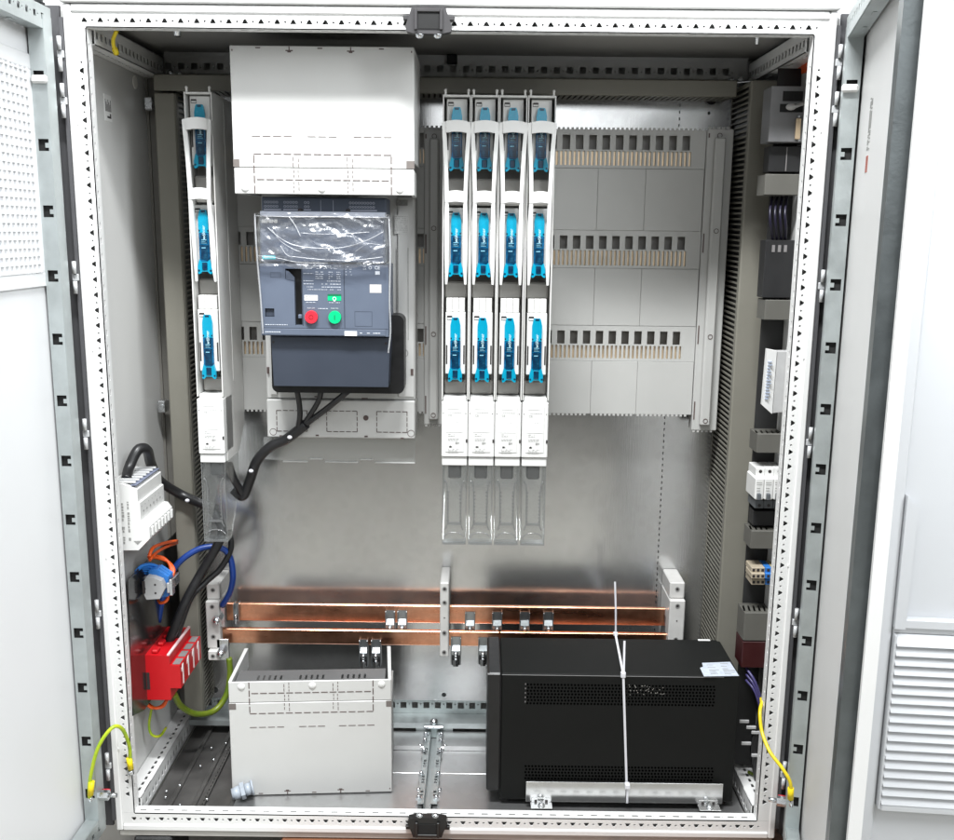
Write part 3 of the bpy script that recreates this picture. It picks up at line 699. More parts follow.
# ------------------------------------------------------------------ busbar system with comb covers
BY = 0.295
bs = thing('busbar_system', (0.04, 0.36, 0.70), 'wide grey comb-covered busbar system bolted across the middle of the mounting plate', 'busbar system')
bx0, bx1 = -0.452, 0.472
rows = [(131, 150, 168), (233, 250, 268), (331, 345, 361)]        # top of windows, top of pins, bottom of pins (at u=620)
zz = lambda v: Z(620, v, BY)
tops = [zz(135), zz(236), zz(331)]; mids = [zz(150.5), zz(250), zz(345)]; bots = [zz(166), zz(266), zz(359)]
segs = [bx0, -0.266, -0.094, 0.015, 0.18, 0.272, 0.362, bx1]
end_z = zz(414)
for r in range(3):
    zt = tops[r] + 0.010; zb = bots[r] - 0.004; h = zt - zb
    cell = [rect(-0.0075, 0.0070, mids[r] - zb + 0.0015, tops[r] - zb)]
    for k in range(3): cell.append(rect(-0.0108 + k * 0.0083, -0.0066 + k * 0.0083, bots[r] - zb + 0.001, mids[r] - zb - 0.0012))
    b = B(); b.strip((bx0, BY, zb), (1, 0, 0), (0, 0, 1), bx1 - bx0, h, 0.025, cell, 0.004)
    # little teeth along the upper edge of the top row
    if r == 0:
        for i in range(int((bx1 - bx0) / 0.0085)): b.box(bx0 + i * 0.0085, bx0 + i * 0.0085 + 0.0045, BY + 0.0005, BY + 0.0035, zt, zt + 0.0035)
    b.done('comb_cover', BEIGE, bs)
    b = B(); b.box(bx0, bx1, BY + 0.005, BY + 0.013, bots[r] - 0.001, mids[r] - 0.0005, 0.001); b.done('busbar', BRASS, bs)
    b = B(); b.box(bx0, bx1, BY + 0.022, BY + 0.024, bots[r] - 0.002, tops[r] + 0.004)
    for i in range(int((bx1 - bx0) / 0.025)): b.box(bx0 + 0.0005 + i * 0.025, bx0 + 0.003 + i * 0.025, BY + 0.0042, BY + 0.0218, mids[r], tops[r])
    b.done('busbar_support', INNER, bs)
    lo = end_z if r == 2 else tops[r + 1] + 0.0105
    for s0, s1 in zip(segs, segs[1:]):
        b = B(); b.box(s0 + 0.0002, s1 - 0.0002, BY - 0.0005, BY + 0.004, lo, zb - 0.0006, 0.0005)
        if r == 2:
            n = int((s1 - s0) / 0.0085)
            for i in range(n): b.box(s0 + 0.002 + i * 0.0085, s0 + 0.0065 + i * 0.0085, BY - 0.001, BY + 0.003, lo - 0.0035, lo + 0.0001)
        b.done('cover_panel', BEIGE, bs)
b = B(); b.box(bx0 + 0.01, bx1 - 0.01, BY + 0.030, 0.3585, end_z + 0.02, tops[0]); b.done('base_trough', INNER, bs)
def endcover(x0, x1, zt, zb, yf, name, rib0, rib1):
    b = B(); b.box(x0, x1, yf, yf + 0.03, zb, zt, 0.0015)
    n = int((x1 - x0) / 0.0085)
    for i in range(n):
        b.box(x0 + 0.002 + i * 0.0085, x0 + 0.0065 + i * 0.0085, yf + 0.001, yf + 0.006, zt, zt + 0.0035); b.box(x0 + 0.002 + i * 0.0085, x0 + 0.0065 + i * 0.0085, yf + 0.001, yf + 0.006, zb - 0.0035, zb)
    b.box(rib0, rib1, yf - 0.014, yf, zb + 0.012, zt - 0.016, 0.003)
    e = b.done(name, BEIGE, bs)
    b = B()
    for z in (zt - 0.012, (zt + zb) / 2 + 0.1, (zt + zb) / 2 - 0.1, zb + 0.022):
        b.plate(((rib0 + rib1) / 2, yf - (0.0148 if zb + 0.012 < z < zt - 0.016 else 0.0006), z), (1, 0, 0), (0, 0, 1), circ(0, 0, 0.0048, 14), [circ(0, 0, 0.0036, 14)[::-1]], 0.0006)
    for z in (zt - 0.012, zt - 0.21, zt - 0.385, zb + 0.04): b.box(x0 + 0.002, x0 + 0.0045, yf - 0.0006, yf + 0.001, z - 0.018 if z < zt - 0.1 else z - 0.004, z + 0.018 if z < zt - 0.1 else z + 0.004)
    b.done('screw_ring', DASH, e)
endcover(bx1 + 0.001, 0.522, zz(128), Z(705, 430, BY), BY - 0.006, 'end_cover', 0.486, 0.506)
endcover(-0.0560, -0.018, zz(132), Z(432, 424, BY), BY - 0.008, 'middle_cover', -0.046, -0.028)

# ------------------------------------------------------------------ fuse switch strips
SY = 0.14
def sz(v): return Z(500, v, SY)
def make_strip():
    t = thing('fuse_switch_strip', (0, 0.29, sz(466)), '', 'fuse switch')
    w = 0.0238
    # housing: two thin flanges, back, top cap
    b = B()
    b.prism([(-w, SY, sz(400)), (-w, SY, sz(95)), (-w, SY + 0.15, sz(95)), (-w, SY + 0.15, sz(440)), (-w, SY + 0.1, sz(466)), (-w, SY + 0.016, sz(466)), (-w, SY + 0.016, sz(400))], (0.0018, 0, 0))
    b.prism([(w - 0.0018, SY, sz(400)), (w - 0.0018, SY, sz(95)), (w - 0.0018, SY + 0.15, sz(95)), (w - 0.0018, SY + 0.15, sz(440)), (w - 0.0018, SY + 0.1, sz(466)), (w - 0.0018, SY + 0.016, sz(466)), (w - 0.0018, SY + 0.016, sz(400))], (0.0018, 0, 0))
    b.box(-w + 0.0018, w - 0.0018, SY + 0.001, SY + 0.15, sz(97), sz(95) + 0.0002, 0.0006)
    for s in (-1, 1):
        b.box(s * (w - 0.006), s * (w - 0.0025), SY + 0.002, SY + 0.006, sz(95), sz(91), 0.0006); b.ball((s * (w - 0.004), SY + 0.004, sz(90.3)), 0.0026)
        # stiffening ribs on the outer flanks
        for yy in (0.075,): b.box(s * w, s * (w + 0.0005), SY + yy, SY + yy + 0.004, sz(390), sz(99))
    b.done('housing', BODY, t)
    b = B(); b.box(-w + 0.002, w - 0.002, SY + 0.055, SY + 0.06, sz(400), sz(98)); 
    for va, vb in ((178, 205), (283, 300), (383, 397)): b.box(-w + 0.0035, w - 0.0035, SY + 0.030, SY + 0.055, sz(vb), sz(va), 0.003)
    b.done('recess', INNER, t)
    # three fuse carriers
    def carrier(v0, v1, y, slot, clip):
        b = B(); hw = 0.0178
        b.box(-hw, hw, y, y + 0.03, sz(v1 - 4), sz(v0), 0.0012)
        c = b.done('fuse_carrier', BODY if v0 < 150 else WHITE, t)
        b = B(); b.box(-0.015, -0.006, y - 0.0004, y + 0.001, sz(v0 + 5.2), sz(v0 + 4.2) + 0.0014); b.box(-0.015, -0.006, y - 0.0004, y + 0.001, sz(v0 + 7.6), sz(v0 + 7.0)); b.box(-0.0154, -0.0148, y - 0.0004, y + 0.001, sz(v0 + 7.6), sz(v0 + 4.2)); b.box(-0.0062, -0.0056, y - 0.0004, y + 0.001, sz(v0 + 7.6), sz(v0 + 4.2))
        if slot:
            for s in (-1, 1): b.box(s * 0.0142, s * 0.0168, y - 0.0004, y + 0.001, sz(v0 + 52), sz(v0 + 33))
        b.done('carrier_slot', INK, c)
        # cyan tab, deep blue window, cyan clip with two ears
        a = v0 + (9 if v0 < 150 else 5)
        b = B(); zt = sz(a); zm = sz(a + 23)
        b.prism([(-0.0088, y - 0.006, zm), (0.0088, y - 0.006, zm), (0.0090, y - 0.006, zt - 0.014), (0.0068, y - 0.006, zt - 0.003), (0.0052, y - 0.006, zt), (-0.0052, y - 0.006, zt), (-0.0068, y - 0.006, zt - 0.003), (-0.0090, y - 0.006, zt - 0.014)], (0, 0.0058, 0))
        wd = b.done('window_tab', CYAN, c)
        b = B(); b.box(-0.0036, 0.0036, y - 0.0066, y - 0.004, zt - 0.0045, zt - 0.0008, 0.0006); 
        for s in (-1, 1): b.box(s * 0.0088, s * 0.0062, y - 0.0066, y - 0.004, zm + 0.002, zm + 0.0052, 0.0006)
        b.done('tab_notch', NAVY, wd)
        ze = sz(a + 52)
        b = B(); b.box(-0.0092, 0.0092, y - 0.0055, y - 0.0002, ze, zm - 0.0002, 0.001); pn = b.done('window_pane', BLUEW, c)
        b = B(); b.box(-0.0062, 0.0062, y - 0.0059, y - 0.0050, zm - 0.019, zm - 0.003, 0.0008); b.box(-0.0064, 0.0064, y - 0.0059, y - 0.0050, ze + 0.003, zm - 0.024, 0.0008); b.box(-0.0075, 0.0075, y - 0.0062, y - 0.0050, zm - 0.0228, zm - 0.0208); b.done('fuse_behind_pane', NAVY, pn)
        zb = sz(a + 64)
        b = B()
        for s in (-1, 1):
            b.prism([(s * 0.0052, y - 0.0072, ze), (s * 0.0092, y - 0.0072, ze + 0.004), (s * 0.0124, y - 0.0072, ze - 0.008), (s * 0.0124, y - 0.0072, zb + 0.001), (s * 0.0108, y - 0.0072, zb - 0.001), (s * 0.0072, y - 0.0072, zb + 0.0008), (s * 0.0052, y - 0.0072, zb + 0.0036)], (0, 0.007, 0))
        b.box(-0.0053, 0.0053, y - 0.0064, y - 0.001, zb + 0.0034, ze, 0.0004)
        cl = b.done('window_clip', CYAN, c)
        b = B(); b.box(-0.0044, 0.0044, y - 0.0078, y - 0.005, zb + 0.006, ze - 0.001, 0.001)
        for s in (-1, 1): b.cyl((s * 0.0103, y - 0.0077, zb + 0.0055), (s * 0.0103, y - 0.006, zb + 0.0055), 0.0018, n=8)
        b.done('clip_notch', NAVY, cl)
        if WORD: 
            b = B(); b.add(WORD, Matrix.Translation((0.0003, y - 0.00635, zm + 0.0005)) @ FACE @ Matrix.Rotation(PI / 2, 4, 'Z')); b.done('lettering', mat('pale_cyan_print', (0.55, 0.78, 0.85), 0.5) if 'pale_cyan_print' not in bpy.data.materials else bpy.data.materials['pale_cyan_print'], c)
        b = B(); 
        for i, (q, h) in enumerate(((zm - 0.0125, .001), (zm - 0.0155, .0006), (zm - 0.0180, .0006), (zm - 0.0262, .0014))): b.box(-0.0045, 0.0045 - (i % 2) * 0.002, y - 0.0064, y - 0.0054, q - h / 2, q + h / 2)
        b.done('window_print', mat('faint_blue_print', (0.20, 0.48, 0.62), 0.5), pn)
    carrier(98, 172, SY + 0.012, True, 0)
    carrier(208, 278, SY + 0.008, False, 0)
    carrier(313, 379, SY + 0.006, True, 0)
    # ribbed blocks above the lower carriers
    b = B()
    for k in range(3): b.box(-0.0168 + k * 0.0112, -0.0060 + k * 0.0112, SY + 0.010, SY + 0.04, sz(312.6), sz(299), 0.0006)
    b.done('ribbed_block', BODY, t)
    # operating lever: long white frame over the two upper carriers
    b = B(); yl = SY - 0.014
    zA, zB, zC, zD, zE, zF = sz(122.5), sz(134), sz(192), sz(203), sz(206), sz(285)
    ob = [(-0.0248, zA - 0.002), (-0.018, zA), (0.018, zA), (0.0248, zA - 0.002), (0.0240, zB - 0.01), (0.0195, sz(175)), (0.0185, zD), (0.0185, sz(225)), (0.0185, zF + 0.02), (0.0165, zF), (0.0125, zF), (0.0125, zE), (0.0125, zE),]
    def arm(s):
        b.prism([(s * 0.0175, yl, zA), (s * 0.0248, yl, zA - 0.002), (s * 0.0242, yl, zB), (s * 0.0210, yl, sz(165)), (s * 0.0196, yl, zC), (s * 0.0192, yl, zD), (s * 0.0126, yl, zD), (s * 0.0130, yl, zC), (s * 0.0138, yl, sz(175)), (s * 0.0155, yl, sz(150)), (s * 0.0175, yl, zB)][::s], (0, 0.006, 0))
        b.prism([(s * 0.0192, yl, zD + 0.002), (s * 0.0208, yl + 0.008, sz(222)), (s * 0.0206, yl + 0.014, sz(250)), (s * 0.0190, yl + 0.018, zF), (s * 0.0150, yl + 0.018, zF), (s * 0.0126, yl + 0.013, sz(270)), (s * 0.0118, yl + 0.010, sz(240)), (s * 0.0126, yl, zD + 0.002)][::s], (0, 0.006, 0))
        b.box(s * 0.0236, s * 0.0218, yl + 0.0005, yl + 0.028, zB - 0.006, zA - 0.002)
    arm(1); arm(-1)
    n = 8
    for (za, zb, w2, bow) in ((zA, zB, 0.0178, 0.0022), (zC, zD, 0.0134, 0.0016)):
        top = [(-w2 + 2 * w2 * i / n, za + bow * math.sin(PI * i / n)) for i in range(n + 1)]; bot = [(w2 - 2 * w2 * i / n, zb + bow * math.sin(PI * i / n)) for i in range(n + 1)]
        b.prism([(p[0], yl - 0.0012, p[1]) for p in top + bot], (0, 0.009, 0))
    b.done('operating_lever', WHITE, t)
    # label block at the bottom
    b = B(); b.box(-w, w, SY - 0.004, SY + 0.06, sz(457), sz(402), 0.0015); b.box(-w + 0.003, w - 0.003, SY + 0.004, SY + 0.05, sz(402), sz(398), 0.0008); b.box(-w + 0.001, w - 0.001, SY - 0.001, SY + 0.06, sz(466), sz(457.6), 0.0012)
    b.box(-0.0165, 0.0165, SY - 0.0050, SY - 0.0041, sz(452), sz(404), 0.0004)
    lb = b.done('label_block', WHITE, t)
    b = B(); b.box(-0.0125, 0.0085, SY - 0.0056, SY - 0.0048, sz(409), sz(404.8)); b.box(-0.0150, 0.0140, SY - 0.0056, SY - 0.0048, sz(432), sz(420)); b.done('name_plate', LABEL, lb)
    b = B(); y = SY - 0.0052
    b.box(0.0205, 0.0234, SY - 0.0046, SY - 0.003, sz(442.5), sz(439.2)); b.ball((0.020, SY - 0.004, sz(413.5)), 0.0009); b.ball((-0.0205, SY - 0.004, sz(413.5)), 0.0009); b.done('latch_hole', INK, lb)
    b = B()
    scribble(b, -0.009, 0.012, sz(412.5), y, 0.0006); scribble(b, -0.012, 0.010, sz(422), SY - 0.0057, 0.0006, fill=0.5)
    for i, v in enumerate((434, 435.8, 438.8, 440.2, 449, 450.4, 451.8)): scribble(b, -0.0115, 0.008 if v not in (434, 435.8) else 0.0, sz(v), y, 0.0009)
    b.add(CEM, Matrix.Translation((-0.0085, y, sz(415.5))) @ FACE)
    b.box(0.002, 0.0085, y - 0.0002, y + 0.0003, sz(443.6), sz(442)); b.box(-0.010, -0.0045, y - 0.0002, y + 0.0003, sz(447.5), sz(446))
    b.done('rating_print', PRINTL, lb)
    b = B(); b.cyl((-0.0075, y - 0.0002, sz(446.6)), (-0.0075, y + 0.0004, sz(446.6)), 0.0019, n=12); b.box(0.0015, 0.0050, y - 0.0003, y + 0.0003, sz(444), sz(441.8)); b.done('approval_mark', PRINT, lb)
    # clear terminal shroud
    za, zb = sz(466.6), sz(545); ws = 0.0222
    b = B()
    prof = [(SY + 0.002, za), (SY + 0.1, za), (SY + 0.1, sz(503)), (SY + 0.032, zb), (SY + 0.002, zb)]
    for s in (-1, 1): b.prism([(s * ws, p[0], p[1]) for p in prof], (-s * 0.0014, 0, 0))
    b.box(-ws + 0.0015, ws - 0.0015, SY + 0.002, SY + 0.0034, zb, za)
    b.box(-ws + 0.0015, ws - 0.0015, SY + 0.0035, SY + 0.032, zb, zb + 0.0014)
    sh = b.done('terminal_shroud', SHROUD, t)
    b = B()
    for s in (-1, 1):
        b.tube([(s * 0.0185, SY, sz(481)), (s * 0.0135, SY, sz(486)), (s * 0.0125, SY, sz(505)), (s * 0.0128, SY, sz(524)), (s * 0.0165, SY, sz(530))], 0.0011, 6, 4)
        for k in range(9): b.box(s * 0.0095, s * 0.0125, SY - 0.001, SY + 0.002, sz(492 + k * 3.6), sz(493.4 + k * 3.6))
        b.box(s * 0.0222, s * 0.0210, SY - 0.0002, SY + 0.0018, zb, za)
    b.tube([(-0.020, SY, sz(538)), (-0.009, SY, sz(533.5)), (0.009, SY, sz(533.5)), (0.020, SY, sz(538))], 0.0009, 6, 4)
    b.box(-0.0125, 0.0125, SY - 0.0005, SY + 0.0015, sz(525.5), sz(523)); b.box(-0.0205, 0.0205, SY - 0.001, SY + 0.004, sz(545), sz(543))
    b.done('shroud_rib', RIBC, sh)
    b = B(); b.box(-0.012, 0.012, SY + 0.02, SY + 0.06, sz(482), sz(467), 0.003); b.done('cable_terminal', SMOKE, t)
    return t
WORD = textmesh('w\u00f6hner', 0.0078, 0.0); CEM = textmesh('CE', 0.0055)
proto = make_strip()
GS = 'fuse switch strips clipped to the busbar system'
for i, (x, lab) in enumerate(((-0.4352, 'lone fuse switch strip with blue windows beside the left duct'),
                              (0.0085, 'leftmost of the four adjoining fuse switch strips with blue windows'),
                              (0.0570, 'second from left of the four adjoining fuse switch strips with blue windows'),
                              (0.1055, 'third from left of the four adjoining fuse switch strips with blue windows'),
                              (0.1545, 'rightmost of the four adjoining fuse switch strips, next to the bare comb covers'))):
    o = proto if i == 0 else copy_tree(proto)
    o.location.x = x; tag(o, lab, 'fuse switch', GS)

# ------------------------------------------------------------------ circuit breaker on its adapter
ad = thing('breaker_adapter', (-0.2, 0.29, 0.69), 'warm grey adapter plate with knockout outlines behind the slate blue breaker', 'adapter')
AY = 0.21
ax = lambda u, v=300: X(u, v, AY)
az = lambda v, u=340: Z(u, v, AY)
b = B(); b.box(ax(264), ax(415), AY, AY + 0.075, az(399), az(193), 0.002); b.box(ax(268), ax(275), AY - 0.006, AY, az(395), az(325), 0.001); b.box(ax(398), ax(414), AY - 0.003, AY, az(396), az(196), 0.001); b.done('base', COVER, ad)
b = B(); b.box(ax(264), ax(415), AY - 0.006, AY + 0.07, az(437.5), az(399.6), 0.002); fl_ = b.done('lower_flange', COVER, ad)
b = B(); yk = AY - 0.0063
for (u0, u1) in ((274, 305), (325, 356), (376, 407)):
    for (va, vb) in ((410.5, 410.5), (431, 431)): dashes(b, ax(u0), az(va), ax(u1), az(vb), yk, 0.0013, 0.008, 0.003)
    for uu in (u0, u1): dashes(b, ax(uu), az(410.5), ax(uu), az(431), yk, 0.0013, 0.007, 0.003)
    b.done('knockout', DASH, fl_); b = B()
for (u, v) in ((278, 436), (315, 435), (365, 435.5), (402, 437), (315, 418)): b.box(ax(u) - 0.003, ax(u) + 0.003, yk, yk + 0.001, az(v) - 0.0015, az(v) + 0.0015)
for u in (270, 411): b.plate((ax(u), yk, az(432)), (1, 0, 0), (0, 0, 1), circ(0, 0, 0.0068, 16), [circ(0, 0, 0.0058, 16)[::-1]], 0.0006)
b.cyl((ax(365), yk - 0.001, az(417)), (ax(365), yk + 0.001, az(417)), 0.005); b.box(ax(313), ax(317), yk, yk + 0.001, az(397), az(396)); b.box(ax(361), ax(367), yk, yk + 0.001, az(398), az(397))
for (u, v) in ((266.5, 371), (412, 371)): b.box(ax(u) - 0.0025, ax(u) + 0.0025, AY - 0.004, AY - 0.003 if u > 300 else AY + 0.001, az(v) - 0.006, az(v) + 0.006)
b.done('knockout_hole', DASH, fl_)
b = B(); b.box(ax(395), ax(409), AY - 0.004, AY - 0.0028, az(233), az(214)); lab_ = b.done('info_plate', COVER, ad)
b = B()
for i in range(9): scribble(b, ax(395.5), ax(408), az(216 + i * 1.9), AY - 0.0042, 0.0008)
b.box(ax(397), ax(408), AY - 0.004, AY - 0.0028, az(205), az(199.5)); b.done('info_print', PRINT, lab_)
b = B(); b.plate((ax(404), AY - 0.0036, az(352)), (1, 0, 0), (0, 0, 1), circ(0, 0, 0.008, 16), [circ(0, 0, 0.0068, 16)[::-1]], 0.0005); b.box(ax(397.5), ax(398.2), AY - 0.0036, AY - 0.0028, az(339), az(247)); b.box(ax(408), ax(408.7), AY - 0.0036, AY - 0.0028, az(339), az(247)); b.done('panel_groove', PRINT, ad)
# hanging clear strip under the flange
b = B(); yy = AY + 0.02
ol = [(264, 438), (415, 438), (415, 462), (375, 462), (373, 459), (360, 459), (358, 462), (325, 462), (323, 459), (310, 459), (308, 462), (264, 460)]
b.prism([(X(u, 450, yy), yy, Z(340, v, yy)) for u, v in ol], (0, 0.0012, 0))
b.done('clear_skirt', clear('skirt_film', (0.9, 0.9, 0.88), 0.03, 0.4, 0.2, 0.16), ad)
b = B()
for (u0, u1, v) in ((283, 308, 462), (310, 323, 459), (325, 358, 462), (360, 373, 459), (375, 415, 462)): b.box(X(u0, v, yy), X(u1, v, yy), yy - 0.003, yy + 0.003, Z(340, v, yy) - 0.0012, Z(340, v, yy) + 0.0012, 0.0008)
b.done('skirt_rim', COVER, ad)

EY = 0.10
ex = lambda u, v=300: X(u, v, EY)
ez = lambda v, u=325: Z(u, v, EY)
br = thing('circuit_breaker', (-0.215, 0.2, 0.80), 'slate blue moulded circuit breaker with red and green buttons on the grey adapter', 'circuit breaker')
b = B()
# front housing with slot for the charging lever
x0, x1 = ex(260.5), ex(388.5)
def hol(us, vs): return rect(ex(us[0]) - x0, ex(us[1]) - x0, ez(vs[1]) - ez(336), ez(vs[0]) - ez(336))
hz = ez(264) - ez(336)
lever = [(ex(286) - x0, ez(271) - ez(336)), (ex(286) - x0, ez(279.5) - ez(336)), (ex(294.6) - x0, ez(282) - ez(336)), (ex(294.6) - x0, ez(325.5) - ez(336)), (ex(302) - x0, ez(325.5) - ez(336)), (ex(302) - x0, ez(269) - ez(336)), (ex(286) - x0, ez(269) - ez(336))]
b.plate((x0, EY, ez(336)), (1, 0, 0), (0, 0, 1), rect(0, x1 - x0, 0, hz), [lever[::-1], hol((264.5, 274), (309, 317.5))], 0.02)
b.box(x0, x1, EY + 0.0201, EY + 0.09, ez(336), ez(264), 0.001)
b.box(x0 + 0.001, x1 - 0.006, EY + 0.002, EY + 0.09, ez(263.4), ez(217), 0.003)      # trip unit
b.box(x0 + 0.0005, ex(385.5), EY - 0.0012, EY, ez(335.2), ez(329), 0.0004)
b.box(x0, ex(335), EY - 0.003, EY - 0.0001, ez(336), ez(328.6)) if False else None
hs = b.done('front_housing', ACB, br)
b = B(); dz = EY - 0.0002
for q in (ez(263.7), ez(328.4)): b.box(x0 + 0.001, x1 - 0.001, dz, dz + 0.001, q - 0.0005, q + 0.0005)
b.box(ex(344), ex(344.8), dz, dz + 0.001, ez(328), ez(264)); b.box(ex(302.2), ex(303), dz, dz + 0.001, ez(326), ez(264))
for (u0, u1, v0, v1) in ((354.5, 372, 311, 326), (271, 281.5, 273, 278)):
    b.box(ex(u0), ex(u1), dz, dz + 0.001, ez(v0) - 0.0006, ez(v0)); b.box(ex(u0), ex(u1), dz, dz + 0.001, ez(v1), ez(v1) + 0.0006); b.box(ex(u0), ex(u0) + 0.0006, dz, dz + 0.001, ez(v1), ez(v0)); b.box(ex(u1) - 0.0006, ex(u1), dz, dz + 0.001, ez(v1), ez(v0))
b.done('panel_groove', ACBD, hs)
b = B(); b.box(ex(294.4), ex(302.2), EY + 0.010, EY + 0.0195, ez(325.8), ez(268.8)); b.box(ex(286.2), ex(294.3), EY + 0.012, EY + 0.0195, ez(282), ez(268.8)); b.done('charging_slot', BLACKP, br)
b = B(); b.prism([(ex(286.5), EY + 0.0005, ez(279.3)), (ex(294.4), EY + 0.004, ez(281.6)), (ex(294.4), EY + 0.004, ez(278)), (ex(289), EY + 0.0005, ez(271.5)), (ex(286.5), EY + 0.0005, ez(271))], (0, 0.006, 0)); b.box(ex(297.3), ex(301.3), EY + 0.003, EY + 0.01, ez(319), ez(315), 0.001); b.done('charging_lever', ACB, br)
b = B(); b.box(ex(265), ex(273.5), EY + 0.004, EY + 0.0195, ez(317), ez(310)); b.done('counter_window', ACBD, br)
# terminal rows on top
b = B(); yt = EY + 0.018
b.box(ex(262), ex(386), yt, yt + 0.07, ez(216), ez(197), 0.002); tp = b.done('terminal_block', ACB, br)
b = B()
for (u0, u1) in ((264, 281), (283.5, 300.5), (304, 311), (349, 377)):
    n = int((u1 - u0) / 2.9)
    for i in range(n):
        for r in range(2):
            xx = X(u0 + 1.4 + i * 2.9, 205, yt); z_ = Z(325, 202.6 + r * 4.2, yt)
            b.plate((xx, yt - 0.001, z_), (1, 0, 0), (0, 0, 1), circ(0, 0, 0.0023, 8), [circ(0, 0, 0.0014, 8)[::-1]], 0.0009)
    b.box(X(u0, 209, yt), X(u1, 209, yt), yt - 0.001, yt, Z(325, 210.6, yt), Z(325, 209.4, yt)); b.done('terminal_print', ACBL, tp); b = B()
for u in (320.5, 333): b.box(X(u, 205, yt), X(u, 205, yt) + 0.0008, yt - 0.0006, yt, Z(325, 211, yt), Z(325, 200, yt))
b.done('terminal_print', ACBL, tp)
b = B(); b.box(ex(263), ex(386), EY - 0.004, EY + 0.03, ez(216.9), ez(211.6), 0.001); lg = b.done('ledge', ACBL, br)
b = B()
for u in (302, 349): b.cyl((ex(u), EY - 0.0015, ez(210.5)), (ex(u), EY + 0.012, ez(210.5)), 0.0035)
b.done('ledge_screw', INK, lg)
# buttons and indicators
b = B(); b.cyl((ex(311.3), EY - 0.006, ez(317)), (ex(311.3), EY - 0.0001, ez(317)), 0.0108, 0.0114, 28); rb_ = b.done('off_button', REDB, br)
b = B(); b.plate((ex(311.3), EY - 0.0064, ez(317)), (1, 0, 0), (0, 0, 1), circ(0, 0, 0.0042, 18), [circ(0, 0, 0.0029, 18)[::-1]], 0.0006); b.done('off_symbol', mat('dark_red_print', (0.25, 0.01, 0.015), 0.5), rb_)
b = B(); b.cyl((ex(334.8), EY - 0.006, ez(317)), (ex(334.8), EY - 0.0001, ez(317)), 0.0108, 0.0114, 28); gb_ = b.done('on_button', GREENB, br)
b = B(); b.box(ex(334.8) - 0.0006, ex(334.8) + 0.0006, EY - 0.0066, EY - 0.0055, ez(317) - 0.004, ez(317) + 0.004); b.done('on_symbol', mat('dark_green_print', (0.0, 0.12, 0.05), 0.5), gb_)
b = B(); b.box(ex(304.5), ex(317.8), EY - 0.0006, EY + 0.0005, ez(300.5), ez(295.2)); wp = b.done('state_window', LABEL, br)
b = B(); scribble(b, ex(305.5), ex(317), ez(296.5), EY - 0.0008, 0.0009); scribble(b, ex(306), ex(316), ez(298.6), EY - 0.0008, 0.0009); b.done('state_print', PRINT, wp)
b = B(); b.box(ex(327.8), ex(341.2), EY - 0.0006, EY + 0.0005, ez(300.5), ez(294.2)); gp = b.done('contact_window', GREENB, br)
b = B(); b.box(ex(327.8), ex(341.2), EY - 0.0009, EY, ez(295.7), ez(294)); b.done('window_shade', mat('deep_green', (0.0, 0.14, 0.06), 0.5), gp)
b = B(); b.plate((ex(334.5), EY - 0.0010, ez(298.5)), (1, 0, 0), (0, 0, 1), circ(0, 0, 0.0032, 14), [circ(0, 0, 0.0023, 14)[::-1]], 0.0004); b.box(ex(334.5) - 0.0018, ex(334.5) + 0.0018, EY - 0.0010, EY - 0.0004, ez(301), ez(300.2)); b.done('contact_symbol', LABEL, gp)
b = B(); b.box(ex(369.8), ex(381.5), EY - 0.0002, EY + 0.0003, ez(292.2), ez(283.8)) ; b.box(ex(371.5), ex(380), EY - 0.0005, EY + 0.0003, ez(290.8), ez(285.2)); b.done('code_plate', mat('grey_sticker', (0.55, 0.53, 0.52), 0.5, var=0.15, scale=600), br)
b = B(); b.box(ex(344.2), ex(356.6), EY - 0.0018, EY - 0.0010, ez(335.4), ez(330.8)); b.done('white_sticker', LABEL, br)
PW = mat('pale_print', (0.62, 0.65, 0.70), 0.5)
b = B(); q = EY - 0.0004
def tx(s, size, u, v, bold=0.0, y=None): b.add(textmesh(s, size, bold), Matrix.Translation((ex(u), q if y is None else y, ez(v))) @ FACE)
for v in (266, 268.6): scribble(b, ex(304), ex(313), ez(v), q, 0.0008, fill=0.6); scribble(b, ex(317), ex(342), ez(v), q, 0.0009)
for v in (272, 274.2, 276.4, 278.4):
    scribble(b, ex(316), ex(324), ez(v), q, 0.0010); scribble(b, ex(329), ex(333), ez(v), q, 0.0010); scribble(b, ex(337), ex(341), ez(v), q, 0.0010)
scribble(b, ex(304), ex(314), ez(273.6), q, 0.0008)
for v in (281, 284, 287): scribble(b, ex(304), ex(314), ez(v), q, 0.0010); scribble(b, ex(322), ex(341), ez(v), q, 0.0010)
scribble(b, ex(308), ex(341), ez(289.6), q, 0.0008)
for v in (266.5, 269, 271.5, 274.5): scribble(b, ex(346), ex(352), ez(v), q, 0.0010)
scribble(b, ex(306), ex(316), ez(302.5), q, 0.0008); scribble(b, ex(329), ex(341), ez(302.5), q, 0.0008)
tx('PUSH OFF', 0.0030, 311, 308.3); tx('PUSH ON', 0.0030, 334.5, 308.3); scribble(b, ex(318), ex(328), ez(308.6), q, 0.0010)
tx('CE', 0.0075, 377.5, 267.3, 0.0002); tx('UK', 0.0042, 365, 266.0); tx('CA', 0.0042, 365, 268.6); b.plate((ex(370.5), q, ez(267.2)), (1, 0, 0), (0, 0, 1), circ(0, 0, 0.0028, 12), [circ(0, 0, 0.0018, 12)[::-1]], 0.0004)
b.box(ex(375.5), ex(380), q, q + 0.0005, ez(274), ez(270.6))
scribble(b, ex(264.5), ex(287), ez(325.2), q, 0.0010); 
q2 = EY - 0.0016
scribble(b, ex(264.5), ex(282), ez(332.4), q2, 0.0014, 0.002, 0.004, 0.0008); scribble(b, ex(359.5), ex(380), ez(332.6), q2, 0.0014, 0.002, 0.005, 0.0008)
b.done('front_print', PW, br)
